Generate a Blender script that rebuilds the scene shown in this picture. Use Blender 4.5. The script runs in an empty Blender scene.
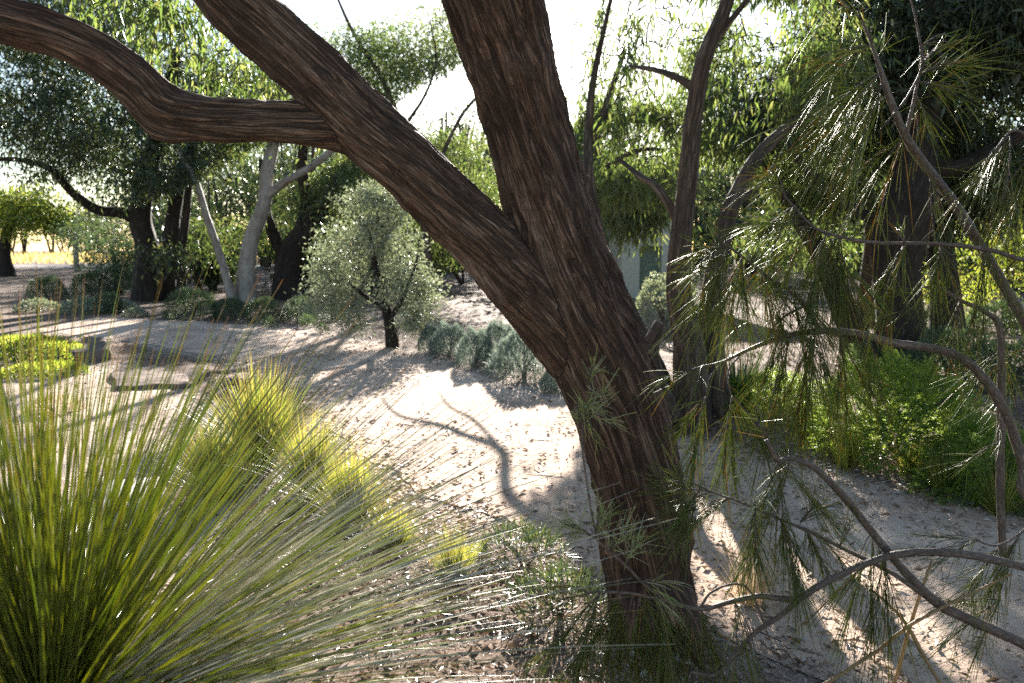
import bpy, math, random
import numpy as np
from mathutils import Vector

# ------------------------------------------------------------------ camera, sky, sun, exposure
scene = bpy.context.scene
COL = scene.collection
rng = np.random.default_rng(7)
random.seed(7)

PITCH = math.radians(7.2)
FPX, CX, CY, EYE = 796.0, 512.0, 341.5, 1.5
cam_data = bpy.data.cameras.new('camera')
cam = bpy.data.objects.new('camera', cam_data)
COL.objects.link(cam)
cam.location = (0, 0, EYE)
cam.rotation_euler = (math.pi / 2 - PITCH, 0, 0)
cam_data.sensor_width = 36.0
cam_data.lens = 36.0 * FPX / 1024.0
cam_data.clip_start = 0.05
cam_data.clip_end = 1000
cam_data.dof.use_dof = True
cam_data.dof.focus_distance = 2.7
cam_data.dof.aperture_fstop = 4.5
scene.camera = cam

SUN_EL, SUN_AZ = math.radians(18.5), math.radians(3.2)     # azimuth measured from +Y towards +X
SUN = np.array([math.sin(SUN_AZ) * math.cos(SUN_EL), math.cos(SUN_AZ) * math.cos(SUN_EL), math.sin(SUN_EL)])

world = bpy.data.worlds.new('World')
scene.world = world
world.use_nodes = True
wn = world.node_tree
for n in list(wn.nodes):
    wn.nodes.remove(n)
wo = wn.nodes.new('ShaderNodeOutputWorld')
wb = wn.nodes.new('ShaderNodeBackground')
sky = wn.nodes.new('ShaderNodeTexSky')
sky.sky_type = 'NISHITA'
sky.sun_disc = False
sky.sun_elevation = SUN_EL
sky.sun_rotation = SUN_AZ
sky.altitude = 50
sky.air_density = 1.0
sky.dust_density = 0.3
sky.ozone_density = 1.0
wb.inputs['Strength'].default_value = 0.05
wn.links.new(sky.outputs[0], wb.inputs[0])
wn.links.new(wb.outputs[0], wo.inputs[0])

sd = bpy.data.lights.new('sun', 'SUN')
sd.energy = 5.0
sd.angle = math.radians(0.5)
sd.color = (1.0, 0.94, 0.86)
sun_o = bpy.data.objects.new('sun', sd)
COL.objects.link(sun_o)
sun_o.rotation_euler = Vector(SUN).to_track_quat('Z', 'Y').to_euler()
sun_o.location = (0, 0, 30)

scene.view_settings.view_transform = 'Standard'
scene.view_settings.look = 'None'
scene.view_settings.exposure = 2.55
scene.view_settings.gamma = 1.0
scene.cycles.use_denoising = False
scene.cycles.max_bounces = 6
scene.cycles.diffuse_bounces = 3
scene.cycles.glossy_bounces = 2
scene.cycles.transmission_bounces = 4
scene.cycles.sample_clamp_indirect = 1.5
scene.cycles.sample_clamp_direct = 4.0


# ------------------------------------------------------------------ pixel <-> world helpers
cp, sp = math.cos(PITCH), math.sin(PITCH)

def pix_dir(px, py):
    x = (px - CX) / FPX
    y = -(py - CY) / FPX
    return np.array([x, cp + y * sp, -sp + y * cp])

def at(px, py, Y):
    d = pix_dir(px, py)
    return np.array([0, 0, EYE]) + d * (Y / d[1])

def ground(px, py, z=0.0):
    d = pix_dir(px, py)
    return np.array([0, 0, EYE]) + d * ((z - EYE) / d[2])

def wid(w, Y):            # width in pixels at forward distance Y -> metres
    return w * Y / FPX

# ------------------------------------------------------------------ numpy noise
def _hash(ix, iy, iz, seed):
    h = (ix * 374761393 + iy * 668265263 + iz * 2147483647 + seed * 974634533) & 0xFFFFFFFF
    h = ((h ^ (h >> 13)) * 1274126177) & 0xFFFFFFFF
    h = h ^ (h >> 16)
    return (h & 0xFFFF).astype(np.float64) / 65535.0

def noise(p, seed=0):
    p = np.asarray(p, float)
    f = np.floor(p)
    i = f.astype(np.int64)
    t = p - f
    t = t * t * (3 - 2 * t)
    out = 0
    for dx in (0, 1):
        wx = t[:, 0] if dx else 1 - t[:, 0]
        for dy in (0, 1):
            wy = t[:, 1] if dy else 1 - t[:, 1]
            for dz in (0, 1):
                wz = t[:, 2] if dz else 1 - t[:, 2]
                out = out + wx * wy * wz * _hash(i[:, 0] + dx, i[:, 1] + dy, i[:, 2] + dz, seed)
    return out * 2 - 1

def fbm(p, octs=3, seed=0):
    p = np.asarray(p, float)
    a, s, tot = 1.0, 0, 0
    for k in range(octs):
        s = s + a * noise(p, seed + k)
        tot += a
        p = p * 2.03
        a *= 0.5
    return s / tot

def n2(x, y, sc, seed=0):
    return noise(np.stack([np.asarray(x) * sc, np.asarray(y) * sc, np.zeros_like(x)], 1), seed)

# ------------------------------------------------------------------ the openings in the canopy that let the sun down
LIT_PX = [([(285, 400), (380, 378), (430, 372), (520, 385), (570, 405), (595, 445), (580, 490), (505, 520), (440, 500), (350, 450)], 0.05),
          ([(690, 490), (765, 560), (830, 555), (905, 600), (1010, 700), (740, 700), (690, 620)], 0.03),
          ([(0, 385), (90, 375), (330, 375), (420, 470), (480, 600), (600, 700), (0, 700)], 0.03),
          ([(740, 380), (1040, 400), (1040, 505), (860, 490), (740, 440)], 0.05),
          ([(-90, 322), (110, 322), (130, 400), (-90, 400)], 0.05),
          ([(330, 330), (470, 345), (470, 365), (330, 350)], 0.35),
          ([(770, 318), (860, 318), (860, 345), (770, 345)], 0.1),
          ([(100, 320), (300, 330), (300, 334), (100, 326)], 0.3)]
LIT = [(np.array([ground(*q)[:2] for q in poly]), k) for poly, k in LIT_PX]
LIT.append((np.array([(-1.7, -4), (0.45, -4), (0.45, 2.5), (0.2, 4.0), (-2.0, 4.0)]), 0.10))
LIT.append((np.array([(0.55, -3.5), (2.0, -3.5), (2.0, 1.6), (0.6, 1.6)]), 0.25))

def inside(poly, x, y):
    r = np.zeros(len(x), bool)
    n = len(poly)
    for i in range(n):
        x1, y1 = poly[i]
        x2, y2 = poly[(i + 1) % n]
        if y1 == y2:
            continue
        c = ((y1 > y) != (y2 > y)) & (x < (x2 - x1) * (y - y1) / (y2 - y1) + x1)
        r ^= c
    return r

def sun_keep(P):
    """leaves that would shade the sunny openings are mostly missing"""
    g = P - SUN * (P[:, 2:3] / SUN[2])
    x = g[:, 0] + 0.10 * n2(g[:, 0], g[:, 1], 4.0, 5)
    y = g[:, 1] + 0.25 * n2(g[:, 0], g[:, 1], 2.5, 6)
    keep = np.ones(len(P))
    for poly, k in LIT:
        keep = np.where(inside(poly, x, y), np.minimum(keep, k), keep)
    return rng.random(len(P)) < keep

# ------------------------------------------------------------------ mesh collector
class Geo:
    def __init__(self):
        self.v, self.lv, self.bk, self.f3, self.f4 = [], [], [], [], []
        self.n = 0

    def add(self, V, F, lv=None, bk=None):
        V = np.asarray(V, float)
        F = np.asarray(F, int) + self.n
        self.v.append(V)
        self.lv.append(np.zeros((len(V), 3)) if lv is None else lv)
        self.bk.append(V if bk is None else bk)
        (self.f3 if F.shape[1] == 3 else self.f4).append(F)
        self.n += len(V)

    def build(self, name, material, parent=None, origin=None, smooth=True):
        me = bpy.data.meshes.new(name)
        V = np.concatenate(self.v) if self.v else np.zeros((0, 3))
        if origin is not None:
            V = V - np.asarray(origin)
        f3 = np.concatenate(self.f3) if self.f3 else np.zeros((0, 3), int)
        f4 = np.concatenate(self.f4) if self.f4 else np.zeros((0, 4), int)
        me.vertices.add(len(V))
        me.vertices.foreach_set('co', V.astype(np.float32).ravel())
        nl = f3.size + f4.size
        me.loops.add(nl)
        me.loops.foreach_set('vertex_index', np.concatenate([f3.ravel(), f4.ravel()]).astype(np.int32))
        npoly = len(f3) + len(f4)
        me.polygons.add(npoly)
        st = np.concatenate([np.arange(len(f3)) * 3, f3.size + np.arange(len(f4)) * 4]).astype(np.int32)
        me.polygons.foreach_set('loop_start', st)
        me.polygons.foreach_set('use_smooth', np.full(npoly, smooth, bool))
        me.update(calc_edges=True)
        for nm, dat in (('lv', self.lv), ('bk', self.bk)):
            a = me.attributes.new(nm, 'FLOAT_VECTOR', 'POINT')
            a.data.foreach_set('vector', np.concatenate(dat).astype(np.float32).ravel())
        o = bpy.data.objects.new(name, me)
        COL.objects.link(o)
        if material:
            me.materials.append(material)
        if parent is not None:
            o.parent = parent
        return o

def build_multi(name, parts, parent=None, origin=None):
    g, mi = Geo(), []
    t3, t4 = [], []
    for k, (h, m) in enumerate(parts):
        b = g.n
        g.v += h.v
        g.lv += h.lv
        g.bk += h.bk
        for f in h.f3:
            g.f3.append(f + b)
            t3.append(np.full(len(f), k))
        for f in h.f4:
            g.f4.append(f + b)
            t4.append(np.full(len(f), k))
        g.n += h.n
    o = g.build(name, None, parent, origin)
    for h, m in parts:
        o.data.materials.append(m)
    o.data.polygons.foreach_set('material_index', np.concatenate(t3 + t4).astype(np.int32))
    return o

def thing(name, label, cat, loc, group=None):
    o = bpy.data.objects.new(name, None)
    o.empty_display_size = 0.2
    COL.objects.link(o)
    o.location = tuple(float(c) for c in loc)
    o['label'] = label
    o['category'] = cat
    if group:
        o['group'] = group
    return o

def tag(o, label, cat, group=None):
    o['label'] = label
    o['category'] = cat
    if group:
        o['group'] = group
    return o

def structure(o, kind='structure'):
    o['kind'] = kind
    return o

def copy_thing(r, loc, label, rz=0.0, sc=1.0, group=None):
    c = r.copy()
    COL.objects.link(c)
    c.location = tuple(float(q) for q in loc)
    c.rotation_euler = (0, 0, rz)
    c.scale = (sc, sc, sc) if not hasattr(sc, '__len__') else sc
    c['label'] = label
    if group:
        c['group'] = group
    for ch in list(r.children):
        d = ch.copy()
        COL.objects.link(d)
        d.parent = c
        for g in list(ch.children):
            e = g.copy()
            COL.objects.link(e)
            e.parent = d
    return c

# ------------------------------------------------------------------ shape makers
def norm(a):
    return a / np.maximum(np.linalg.norm(a, axis=-1, keepdims=True), 1e-9)

def spline(P, R, n):
    P = np.asarray(P, float)
    R = np.asarray(R, float)
    k = len(P)
    if k == 2:
        t = np.linspace(0, 1, n)[:, None]
        return P[0] * (1 - t) + P[1] * t, R[0] * (1 - t[:, 0]) + R[1] * t[:, 0]
    seg = np.linalg.norm(np.diff(P, axis=0), axis=1)
    cum = np.concatenate([[0], np.cumsum(seg)])
    u = np.linspace(0, cum[-1], n)
    i = np.clip(np.searchsorted(cum, u, side='right') - 1, 0, k - 2)
    t = ((u - cum[i]) / np.maximum(seg[i], 1e-9))[:, None]
    Q = np.concatenate([[2 * P[0] - P[1]], P, [2 * P[-1] - P[-2]]])
    p0, p1, p2, p3 = Q[i], Q[i + 1], Q[i + 2], Q[i + 3]
    C = 0.5 * (2 * p1 + (p2 - p0) * t + (2 * p0 - 5 * p1 + 4 * p2 - p3) * t ** 2 + (3 * p1 - p0 - 3 * p2 + p3) * t ** 3)
    r = R[i] * (1 - t[:, 0]) + R[i + 1] * t[:, 0]
    return C, r

def frames(C):
    T = norm(np.gradient(C, axis=0))
    ref = np.array([1.0, 0, 0]) if abs(T[0][0]) < 0.8 else np.array([0, 1.0, 0])
    N = np.zeros_like(T)
    nn = ref - T[0] * ref.dot(T[0])
    for i in range(len(T)):
        nn = nn - T[i] * nn.dot(T[i])
        nn = nn / max(np.linalg.norm(nn), 1e-9)
        N[i] = nn
    return T, N, np.cross(T, N)

def tube(geo, P, R, n=24, sides=12, lump=0.0, seed=0, cap=True, var=0.0):
    C, r = spline(P, R, n)
    T, N, B = frames(C)
    s = np.concatenate([[0], np.cumsum(np.linalg.norm(np.diff(C, axis=0), axis=1))])
    th = np.linspace(0, 2 * np.pi, sides, endpoint=False)
    ct, st = np.cos(th), np.sin(th)
    rr = np.repeat(r[:, None], sides, 1)
    q = np.stack([np.broadcast_to(ct, (n, sides)) * rr, np.broadcast_to(st, (n, sides)) * rr, np.broadcast_to(s[:, None], (n, sides))], -1).reshape(-1, 3)
    if lump:
        m = np.mean(R)
        z = fbm(np.stack([q[:, 0] / m * 1.2, q[:, 1] / m * 1.2, q[:, 2] / m * 0.35], 1), 2, seed)
        z += 0.5 * fbm(np.stack([q[:, 0] / m * 3.5, q[:, 1] / m * 3.5, q[:, 2] / m * 0.4], 1), 1, seed + 9)
        rr = rr * (1 + lump * z.reshape(n, sides))
    V = C[:, None, :] + rr[..., None] * (ct[None, :, None] * N[:, None, :] + st[None, :, None] * B[:, None, :])
    i = np.arange(n - 1)[:, None] * sides
    j = np.arange(sides)[None, :]
    j2 = (j + 1) % sides
    F = np.stack([i + j, i + j2, i + sides + j2, i + sides + j], -1).reshape(-1, 4)
    V = V.reshape(-1, 3)
    bk = q + np.array([seed * 1.7, seed * 0.9, 0])
    lv = np.full((len(V), 3), var)
    base = geo.n
    geo.add(V, F, lv, bk)
    if cap:
        for ring, flip in ((0, True), (n - 1, False)):
            idx = np.arange(sides) + base + ring * sides
            c = len(V)
            geo.v.append(C[ring][None])
            geo.lv.append(np.zeros((1, 3)))
            geo.bk.append(np.zeros((1, 3)))
            ci = geo.n
            geo.n += 1
            a, b = idx, np.roll(idx, -1)
            tri = np.stack([a, b, np.full(sides, ci)], 1)
            geo.f3.append(tri[:, ::-1] if flip else tri)
    return C, r

def leaves(geo, P, D, L, W, fold=0.25):
    """one folded, slightly drooping leaf per point: two triangles"""
    n = len(P)
    if n == 0:
        return
    D = norm(D)
    r = norm(rng.normal(size=(n, 3)))
    S = norm(np.cross(D, r))
    U = np.cross(S, D)
    L = np.broadcast_to(L, n)[:, None]
    W = np.broadcast_to(W, n)[:, None]
    b = P
    m = 0.42
    a1 = P + D * L * m + S * W * 0.5 + U * W * fold
    a2 = P + D * L * m - S * W * 0.5 + U * W * fold
    tip = P + D * L + np.array([0, 0, -0.12]) * L
    V = np.stack([b, a1, tip, a2], 1).reshape(-1, 3)
    k = np.arange(n)[:, None] * 4
    F = np.concatenate([k + np.array([[0, 1, 2]]), k + np.array([[0, 2, 3]])])
    lv = np.zeros((n, 4, 3))
    lv[:, :, 0] = rng.random(n)[:, None]
    lv[:, :, 1] = np.array([0, .5, 1, .5])[None]
    lv[:, :, 2] = rng.random(n)[:, None]
    geo.add(V, F, lv.reshape(-1, 3))

def blades(geo, P, D, L, w, droop=0.2, segs=5, sides=2, taper=0.9, wob=0.03, flat=True):
    n = len(P)
    if n == 0:
        return
    D = norm(D)
    L = np.broadcast_to(L, n)
    w = np.broadcast_to(w, n)
    droop = np.broadcast_to(droop, n)
    t = np.linspace(0, 1, segs + 1)
    side0 = norm(np.cross(D, np.array([0, 0, 1.0]) + 0.15 * rng.normal(size=(n, 3))))
    bend = rng.normal(size=n) * wob
    C = P[:, None, :] + D[:, None, :] * (L[:, None] * t)[..., None]
    C = C + side0[:, None, :] * (bend * L)[:, None, None] * (t ** 2)[None, :, None]
    C[:, :, 2] -= (droop * L)[:, None] * (t ** 2)[None]
    T = norm(np.gradient(C, axis=1))
    rot = rng.random(n) * np.pi
    S = norm(np.cross(T, np.array([0, 0, 1.0]) + 0.3 * rng.normal(size=(n, 1, 3))))
    U = np.cross(S, T)
    if not flat:
        S2 = S * np.cos(rot)[:, None, None] + U * np.sin(rot)[:, None, None]
        U = np.cross(S2, T)
        S = S2
    ww = w[:, None] * (1 - taper * t[None] ** 2.2) * np.minimum(1, 0.6 + t[None] * 2)
    if sides == 2:
        V = np.stack([C - S * ww[..., None] / 2, C + S * ww[..., None] / 2], 2)
    else:
        an = np.arange(sides) * 2 * np.pi / sides
        V = np.stack([C + (S * math.cos(a) + U * math.sin(a)) * ww[..., None] / 2 for a in an], 2)
    m = V.shape[2]
    V = V.reshape(-1, 3)
    k = (np.arange(n) * (segs + 1) * m)[:, None, None]
    i = (np.arange(segs) * m)[None, :, None]
    if m == 2:
        q = np.array([[0, 1, 3, 2]])
        F = (k[..., None] + i[..., None] + q[None, None]).reshape(-1, 4)
    else:
        j = np.arange(m)
        q = np.stack([j, (j + 1) % m, (j + 1) % m + m, j + m], 1)
        F = (k[..., None] + i[..., None] + q[None, None]).reshape(-1, 4)
    lv = np.zeros((n, segs + 1, m, 3))
    lv[..., 0] = rng.random(n)[:, None, None]
    lv[..., 1] = t[None, :, None]
    lv[..., 2] = rng.random(n)[:, None, None]
    geo.add(V, F, lv.reshape(-1, 3))

def box_geo(geo, lo, hi):
    x0, y0, z0 = lo
    x1, y1, z1 = hi
    V = [(x0, y0, z0), (x1, y0, z0), (x1, y1, z0), (x0, y1, z0), (x0, y0, z1), (x1, y0, z1), (x1, y1, z1), (x0, y1, z1)]
    F = [(3, 2, 1, 0), (4, 5, 6, 7), (0, 1, 5, 4), (1, 2, 6, 5), (2, 3, 7, 6), (3, 0, 4, 7)]
    geo.add(V, F)

# ------------------------------------------------------------------ materials
def new_mat(name):
    m = bpy.data.materials.new(name)
    m.use_nodes = True
    nt = m.node_tree
    for n in list(nt.nodes):
        nt.nodes.remove(n)
    return m, nt, nt.nodes.new('ShaderNodeOutputMaterial')

def node(nt, t, **kw):
    n = nt.nodes.new(t)
    for k, v in kw.items():
        setattr(n, k, v)
    return n

def ramp(nt, fac, stops):
    r = node(nt, 'ShaderNodeValToRGB')
    el = r.color_ramp.elements
    while len(el) < len(stops):
        el.new(0.5)
    for e, (p, c) in zip(el, stops):
        e.position = p
        e.color = (*c, 1)
    nt.links.new(fac, r.inputs[0])
    return r.outputs[0]

def attr(nt, name):
    a = node(nt, 'ShaderNodeAttribute')
    a.attribute_name = name
    return a.outputs['Vector']

def leaf_mat(name, stops, trans, tmix=0.45, rough=0.35, spec=0.5, tip=None):
    m, nt, out = new_mat(name)
    sep = node(nt, 'ShaderNodeSeparateXYZ')
    nt.links.new(attr(nt, 'lv'), sep.inputs[0])
    col = ramp(nt, sep.outputs[0], stops)
    tcol = ramp(nt, sep.outputs[2], trans)
    if tip is not None:
        p0, tc = tip
        mr = node(nt, 'ShaderNodeMapRange')
        mr.inputs[1].default_value = p0
        mr.inputs[2].default_value = 1.0
        nt.links.new(sep.outputs[1], mr.inputs[0])
        ou = []
        for c in (col, tcol):
            mx = node(nt, 'ShaderNodeMix', data_type='RGBA')
            nt.links.new(mr.outputs[0], mx.inputs[0])
            nt.links.new(c, mx.inputs[6])
            mx.inputs[7].default_value = (*tc, 1)
            ou.append(mx.outputs[2])
        col, tcol = ou
    pb = node(nt, 'ShaderNodeBsdfPrincipled')
    nt.links.new(col, pb.inputs['Base Color'])
    pb.inputs['Roughness'].default_value = rough
    pb.inputs['Specular IOR Level'].default_value = spec
    tr = node(nt, 'ShaderNodeBsdfTranslucent')
    nt.links.new(tcol, tr.inputs[0])
    mx = node(nt, 'ShaderNodeMixShader')
    mx.inputs[0].default_value = tmix
    nt.links.new(pb.outputs[0], mx.inputs[1])
    nt.links.new(tr.outputs[0], mx.inputs[2])
    nt.links.new(mx.outputs[0], out.inputs[0])
    return m

def bark_mat(name, dark, mid, light, scale=30.0, stretch=0.12, bump=0.012, rough=0.85, crack=0.75):
    m, nt, out = new_mat(name)
    vec = attr(nt, 'bk')

    def tex(sc, st, detail, dist, rgh=0.6):
        mp = node(nt, 'ShaderNodeMapping')
        mp.inputs['Scale'].default_value = (sc, sc, sc * st)
        nt.links.new(vec, mp.inputs[0])
        n = node(nt, 'ShaderNodeTexNoise')
        n.inputs['Scale'].default_value = 1.0
        n.inputs['Detail'].default_value = detail
        n.inputs['Roughness'].default_value = rgh
        n.inputs['Distortion'].default_value = dist
        nt.links.new(mp.outputs[0], n.inputs[0])
        return n.outputs[0]

    def math_(op, a, b):
        q = node(nt, 'ShaderNodeMath', operation=op)
        for k, v in enumerate((a, b)):
            if isinstance(v, (int, float)):
                q.inputs[k].default_value = v
            else:
                nt.links.new(v, q.inputs[k])
        return q.outputs[0]

    def ridge(v, w):                       # 0 in the crack, 1 on the plate
        r = math_('ABSOLUTE', math_('SUBTRACT', v, 0.5), 0)
        mr = node(nt, 'ShaderNodeMapRange', interpolation_type='SMOOTHSTEP')
        mr.inputs[1].default_value = 0.0
        mr.inputs[2].default_value = w
        nt.links.new(r, mr.inputs[0])
        return mr.outputs[0]
    n1 = tex(scale, stretch, 6, 0.6, 0.62)
    r1 = ridge(tex(scale * 0.62, stretch * 0.75, 3, 0.9), 0.085)
    r2 = ridge(tex(scale * 2.3, stretch * 0.55, 2, 0.4), 0.11)
    fine = tex(scale * 5, stretch * 0.35, 3, 0.0)
    patch = tex(3.0, 1.0, 4, 0.0)
    c1 = ramp(nt, math_('ADD', math_('MULTIPLY', n1, 0.55), math_('MULTIPLY', fine, 0.45)), [(0.34, dark), (0.50, mid), (0.66, light)])
    c2 = ramp(nt, patch, [(0.3, (0.75, 0.64, 0.6)), (0.65, (1.1, 1.08, 1.05))])
    hs = node(nt, 'ShaderNodeMix', data_type='RGBA', blend_type='MULTIPLY')
    hs.inputs[0].default_value = 1.0
    nt.links.new(c1, hs.inputs[6])
    nt.links.new(c2, hs.inputs[7])
    ck = math_('MULTIPLY', r1, math_('ADD', math_('MULTIPLY', r2, 0.55), 0.45))
    cr = node(nt, 'ShaderNodeMix', data_type='RGBA')
    nt.links.new(math_('MULTIPLY', math_('SUBTRACT', 1.0, ck), crack), cr.inputs[0])
    nt.links.new(hs.outputs[2], cr.inputs[6])
    cr.inputs[7].default_value = (dark[0] * .6, dark[1] * .6, dark[2] * .6, 1)
    h = math_('ADD', math_('ADD', math_('MULTIPLY', r1, 0.7), math_('MULTIPLY', r2, 0.35)), math_('ADD', math_('MULTIPLY', fine, 0.4), math_('MULTIPLY', n1, 0.5)))
    bp = node(nt, 'ShaderNodeBump')
    bp.inputs['Strength'].default_value = 1.0
    bp.inputs['Distance'].default_value = bump
    nt.links.new(h, bp.inputs['Height'])
    pb = node(nt, 'ShaderNodeBsdfPrincipled')
    nt.links.new(cr.outputs[2], pb.inputs['Base Color'])
    pb.inputs['Roughness'].default_value = rough
    pb.inputs['Specular IOR Level'].default_value = 0.3
    nt.links.new(bp.outputs[0], pb.inputs['Normal'])
    nt.links.new(pb.outputs[0], out.inputs[0])
    return m

def ground_mat(name, stops, s1=1.3, s2=40.0, bump=0.02, bstr=0.8, rough=0.95, edge=None, stain=None):
    m, nt, out = new_mat(name)
    tc = node(nt, 'ShaderNodeNewGeometry')
    a = node(nt, 'ShaderNodeTexNoise')
    a.inputs['Scale'].default_value = s1
    a.inputs['Detail'].default_value = 5
    nt.links.new(tc.outputs['Position'], a.inputs[0])
    b = node(nt, 'ShaderNodeTexNoise')
    b.inputs['Scale'].default_value = s2
    b.inputs['Detail'].default_value = 6
    b.inputs['Roughness'].default_value = 0.7
    nt.links.new(tc.outputs['Position'], b.inputs[0])
    mxf = node(nt, 'ShaderNodeMath', operation='MULTIPLY_ADD')
    nt.links.new(a.outputs[0], mxf.inputs[0])
    mxf.inputs[1].default_value = 0.5
    half = node(nt, 'ShaderNodeMath', operation='MULTIPLY')
    nt.links.new(b.outputs[0], half.inputs[0])
    half.inputs[1].default_value = 0.5
    nt.links.new(half.outputs[0], mxf.inputs[2])
    col = ramp(nt, mxf.outputs[0], stops)
    c = node(nt, 'ShaderNodeTexNoise')
    c.inputs['Scale'].default_value = 7.0
    c.inputs['Detail'].default_value = 5
    nt.links.new(tc.outputs['Position'], c.inputs[0])
    if edge is not None:       # sand trodden out of the path on to the soil beside it
        col2 = ramp(nt, mxf.outputs[0], edge)
        sx = node(nt, 'ShaderNodeSeparateXYZ')
        nt.links.new(attr(nt, 'lv'), sx.inputs[0])
        e1 = node(nt, 'ShaderNodeMath', operation='MULTIPLY_ADD')
        nt.links.new(c.outputs[0], e1.inputs[0])
        e1.inputs[1].default_value = -0.9
        nt.links.new(sx.outputs[0], e1.inputs[2])
        e2 = node(nt, 'ShaderNodeMapRange')
        e2.inputs[1].default_value = -0.45
        e2.inputs[2].default_value = -0.12
        e2.inputs[3].default_value = 1.0
        e2.inputs[4].default_value = 0.0
        nt.links.new(e1.outputs[0], e2.inputs[0])
        mxe = node(nt, 'ShaderNodeMix', data_type='RGBA')
        nt.links.new(e2.outputs[0], mxe.inputs[0])
        nt.links.new(col, mxe.inputs[6])
        nt.links.new(col2, mxe.inputs[7])
        col = mxe.outputs[2]
    if stain is not None:      # soil and crumbled bark trodden into the sand in drifts
        d = node(nt, 'ShaderNodeTexNoise')
        d.inputs['Scale'].default_value = 1.7
        d.inputs['Detail'].default_value = 9
        d.inputs['Roughness'].default_value = 0.68
        nt.links.new(tc.outputs['Position'], d.inputs[0])
        dm = node(nt, 'ShaderNodeMapRange')
        dm.inputs[1].default_value = 0.50
        dm.inputs[2].default_value = 0.66
        dm.inputs[4].default_value = 0.75
        nt.links.new(d.outputs[0], dm.inputs[0])
        sx2 = node(nt, 'ShaderNodeMix', data_type='RGBA')
        nt.links.new(dm.outputs[0], sx2.inputs[0])
        nt.links.new(col, sx2.inputs[6])
        sx2.inputs[7].default_value = (*stain, 1)
        col = sx2.outputs[2]
    h = node(nt, 'ShaderNodeMath', operation='MULTIPLY_ADD')
    nt.links.new(c.outputs[0], h.inputs[0])
    h.inputs[1].default_value = 2.2
    nt.links.new(b.outputs[0], h.inputs[2])
    bp = node(nt, 'ShaderNodeBump')
    bp.inputs['Strength'].default_value = bstr
    bp.inputs['Distance'].default_value = bump
    nt.links.new(h.outputs[0], bp.inputs['Height'])
    pb = node(nt, 'ShaderNodeBsdfPrincipled')
    pb.inputs['Roughness'].default_value = rough
    pb.inputs['Specular IOR Level'].default_value = 0.2
    nt.links.new(col, pb.inputs['Base Color'])
    nt.links.new(bp.outputs[0], pb.inputs['Normal'])
    nt.links.new(pb.outputs[0], out.inputs[0])
    return m

def plain_mat(name, c1, c2, scale=6.0, rough=0.8, bump=0.004):
    return ground_mat(name, [(0.35, c1), (0.65, c2)], scale * 0.3, scale * 6, bump, 0.6, rough)

M = {}
M['gum'] = leaf_mat('gum_leaf', [(0, (0.035, 0.052, 0.024)), (0.5, (0.052, 0.074, 0.036)), (1, (0.085, 0.105, 0.058))],
                    [(0, (0.10, 0.17, 0.03)), (0.6, (0.2, 0.27, 0.05)), (1, (0.32, 0.33, 0.09))], 0.42, 0.38, 0.4)
M['dark'] = leaf_mat('dark_leaf', [(0, (0.02, 0.032, 0.019)), (0.5, (0.032, 0.048, 0.028)), (1, (0.055, 0.072, 0.043))],
                     [(0, (0.06, 0.10, 0.025)), (0.8, (0.11, 0.15, 0.04)), (1, (0.28, 0.28, 0.07))], 0.28, 0.40, 0.35)
M['bright'] = leaf_mat('bright_leaf', [(0, (0.06, 0.10, 0.02)), (0.6, (0.09, 0.13, 0.03)), (1, (0.12, 0.13, 0.04))],
                       [(0, (0.25, 0.38, 0.03)), (0.6, (0.4, 0.46, 0.05)), (1, (0.55, 0.50, 0.08))], 0.5, 0.4, 0.5)
M['silver'] = leaf_mat('silver_leaf', [(0, (0.12, 0.15, 0.10)), (0.6, (0.2, 0.23, 0.17)), (1, (0.30, 0.32, 0.25))],
                       [(0, (0.2, 0.25, 0.12)), (1, (0.36, 0.38, 0.2))], 0.35, 0.3, 0.6)
M['grey'] = leaf_mat('grey_leaf', [(0, (0.12, 0.155, 0.13)), (1, (0.25, 0.29, 0.26))],
                     [(0, (0.16, 0.21, 0.15)), (1, (0.27, 0.32, 0.24))], 0.35, 0.6, 0.3)
M['shrub'] = leaf_mat('shrub_leaf', [(0, (0.05, 0.072, 0.045)), (1, (0.11, 0.145, 0.085))],
                      [(0, (0.08, 0.13, 0.04)), (1, (0.16, 0.22, 0.07))], 0.35, 0.5, 0.4)
M['fern'] = leaf_mat('feathery_leaf', [(0, (0.04, 0.075, 0.015)), (1, (0.10, 0.14, 0.03))],
                     [(0, (0.20, 0.34, 0.03)), (1, (0.44, 0.55, 0.07))], 0.5, 0.45, 0.4)
M['needle'] = leaf_mat('sheoak_needle', [(0, (0.06, 0.085, 0.018)), (0.7, (0.11, 0.135, 0.03)), (0.93, (0.17, 0.17, 0.05)), (1, (0.30, 0.16, 0.04))],
                       [(0, (0.22, 0.30, 0.04)), (0.85, (0.40, 0.44, 0.07)), (0.93, (0.55, 0.32, 0.04)), (1, (0.6, 0.33, 0.04))], 0.42, 0.42, 0.35)
M['sunlit_sprig'] = leaf_mat('sunlit_pale_needle', [(0, (0.24, 0.30, 0.07)), (0.6, (0.40, 0.42, 0.16)), (1, (0.55, 0.52, 0.36))],
                         [(0, (0.3, 0.36, 0.08)), (1, (0.5, 0.5, 0.2))], 0.4, 0.3, 0.6)  # pale needles, brightened to stand in for sunlight the trunk blocks
M['bleached_glint'] = leaf_mat('bleached_glint_blade', [(0, (0.20, 0.20, 0.10)), (0.4, (0.42, 0.40, 0.30)), (1, (0.60, 0.57, 0.48))],
                        [(0, (0.36, 0.36, 0.12)), (1, (0.6, 0.55, 0.38))], 0.3, 0.3, 0.9)  # pale older blades with the sun's glint put into their colour
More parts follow.
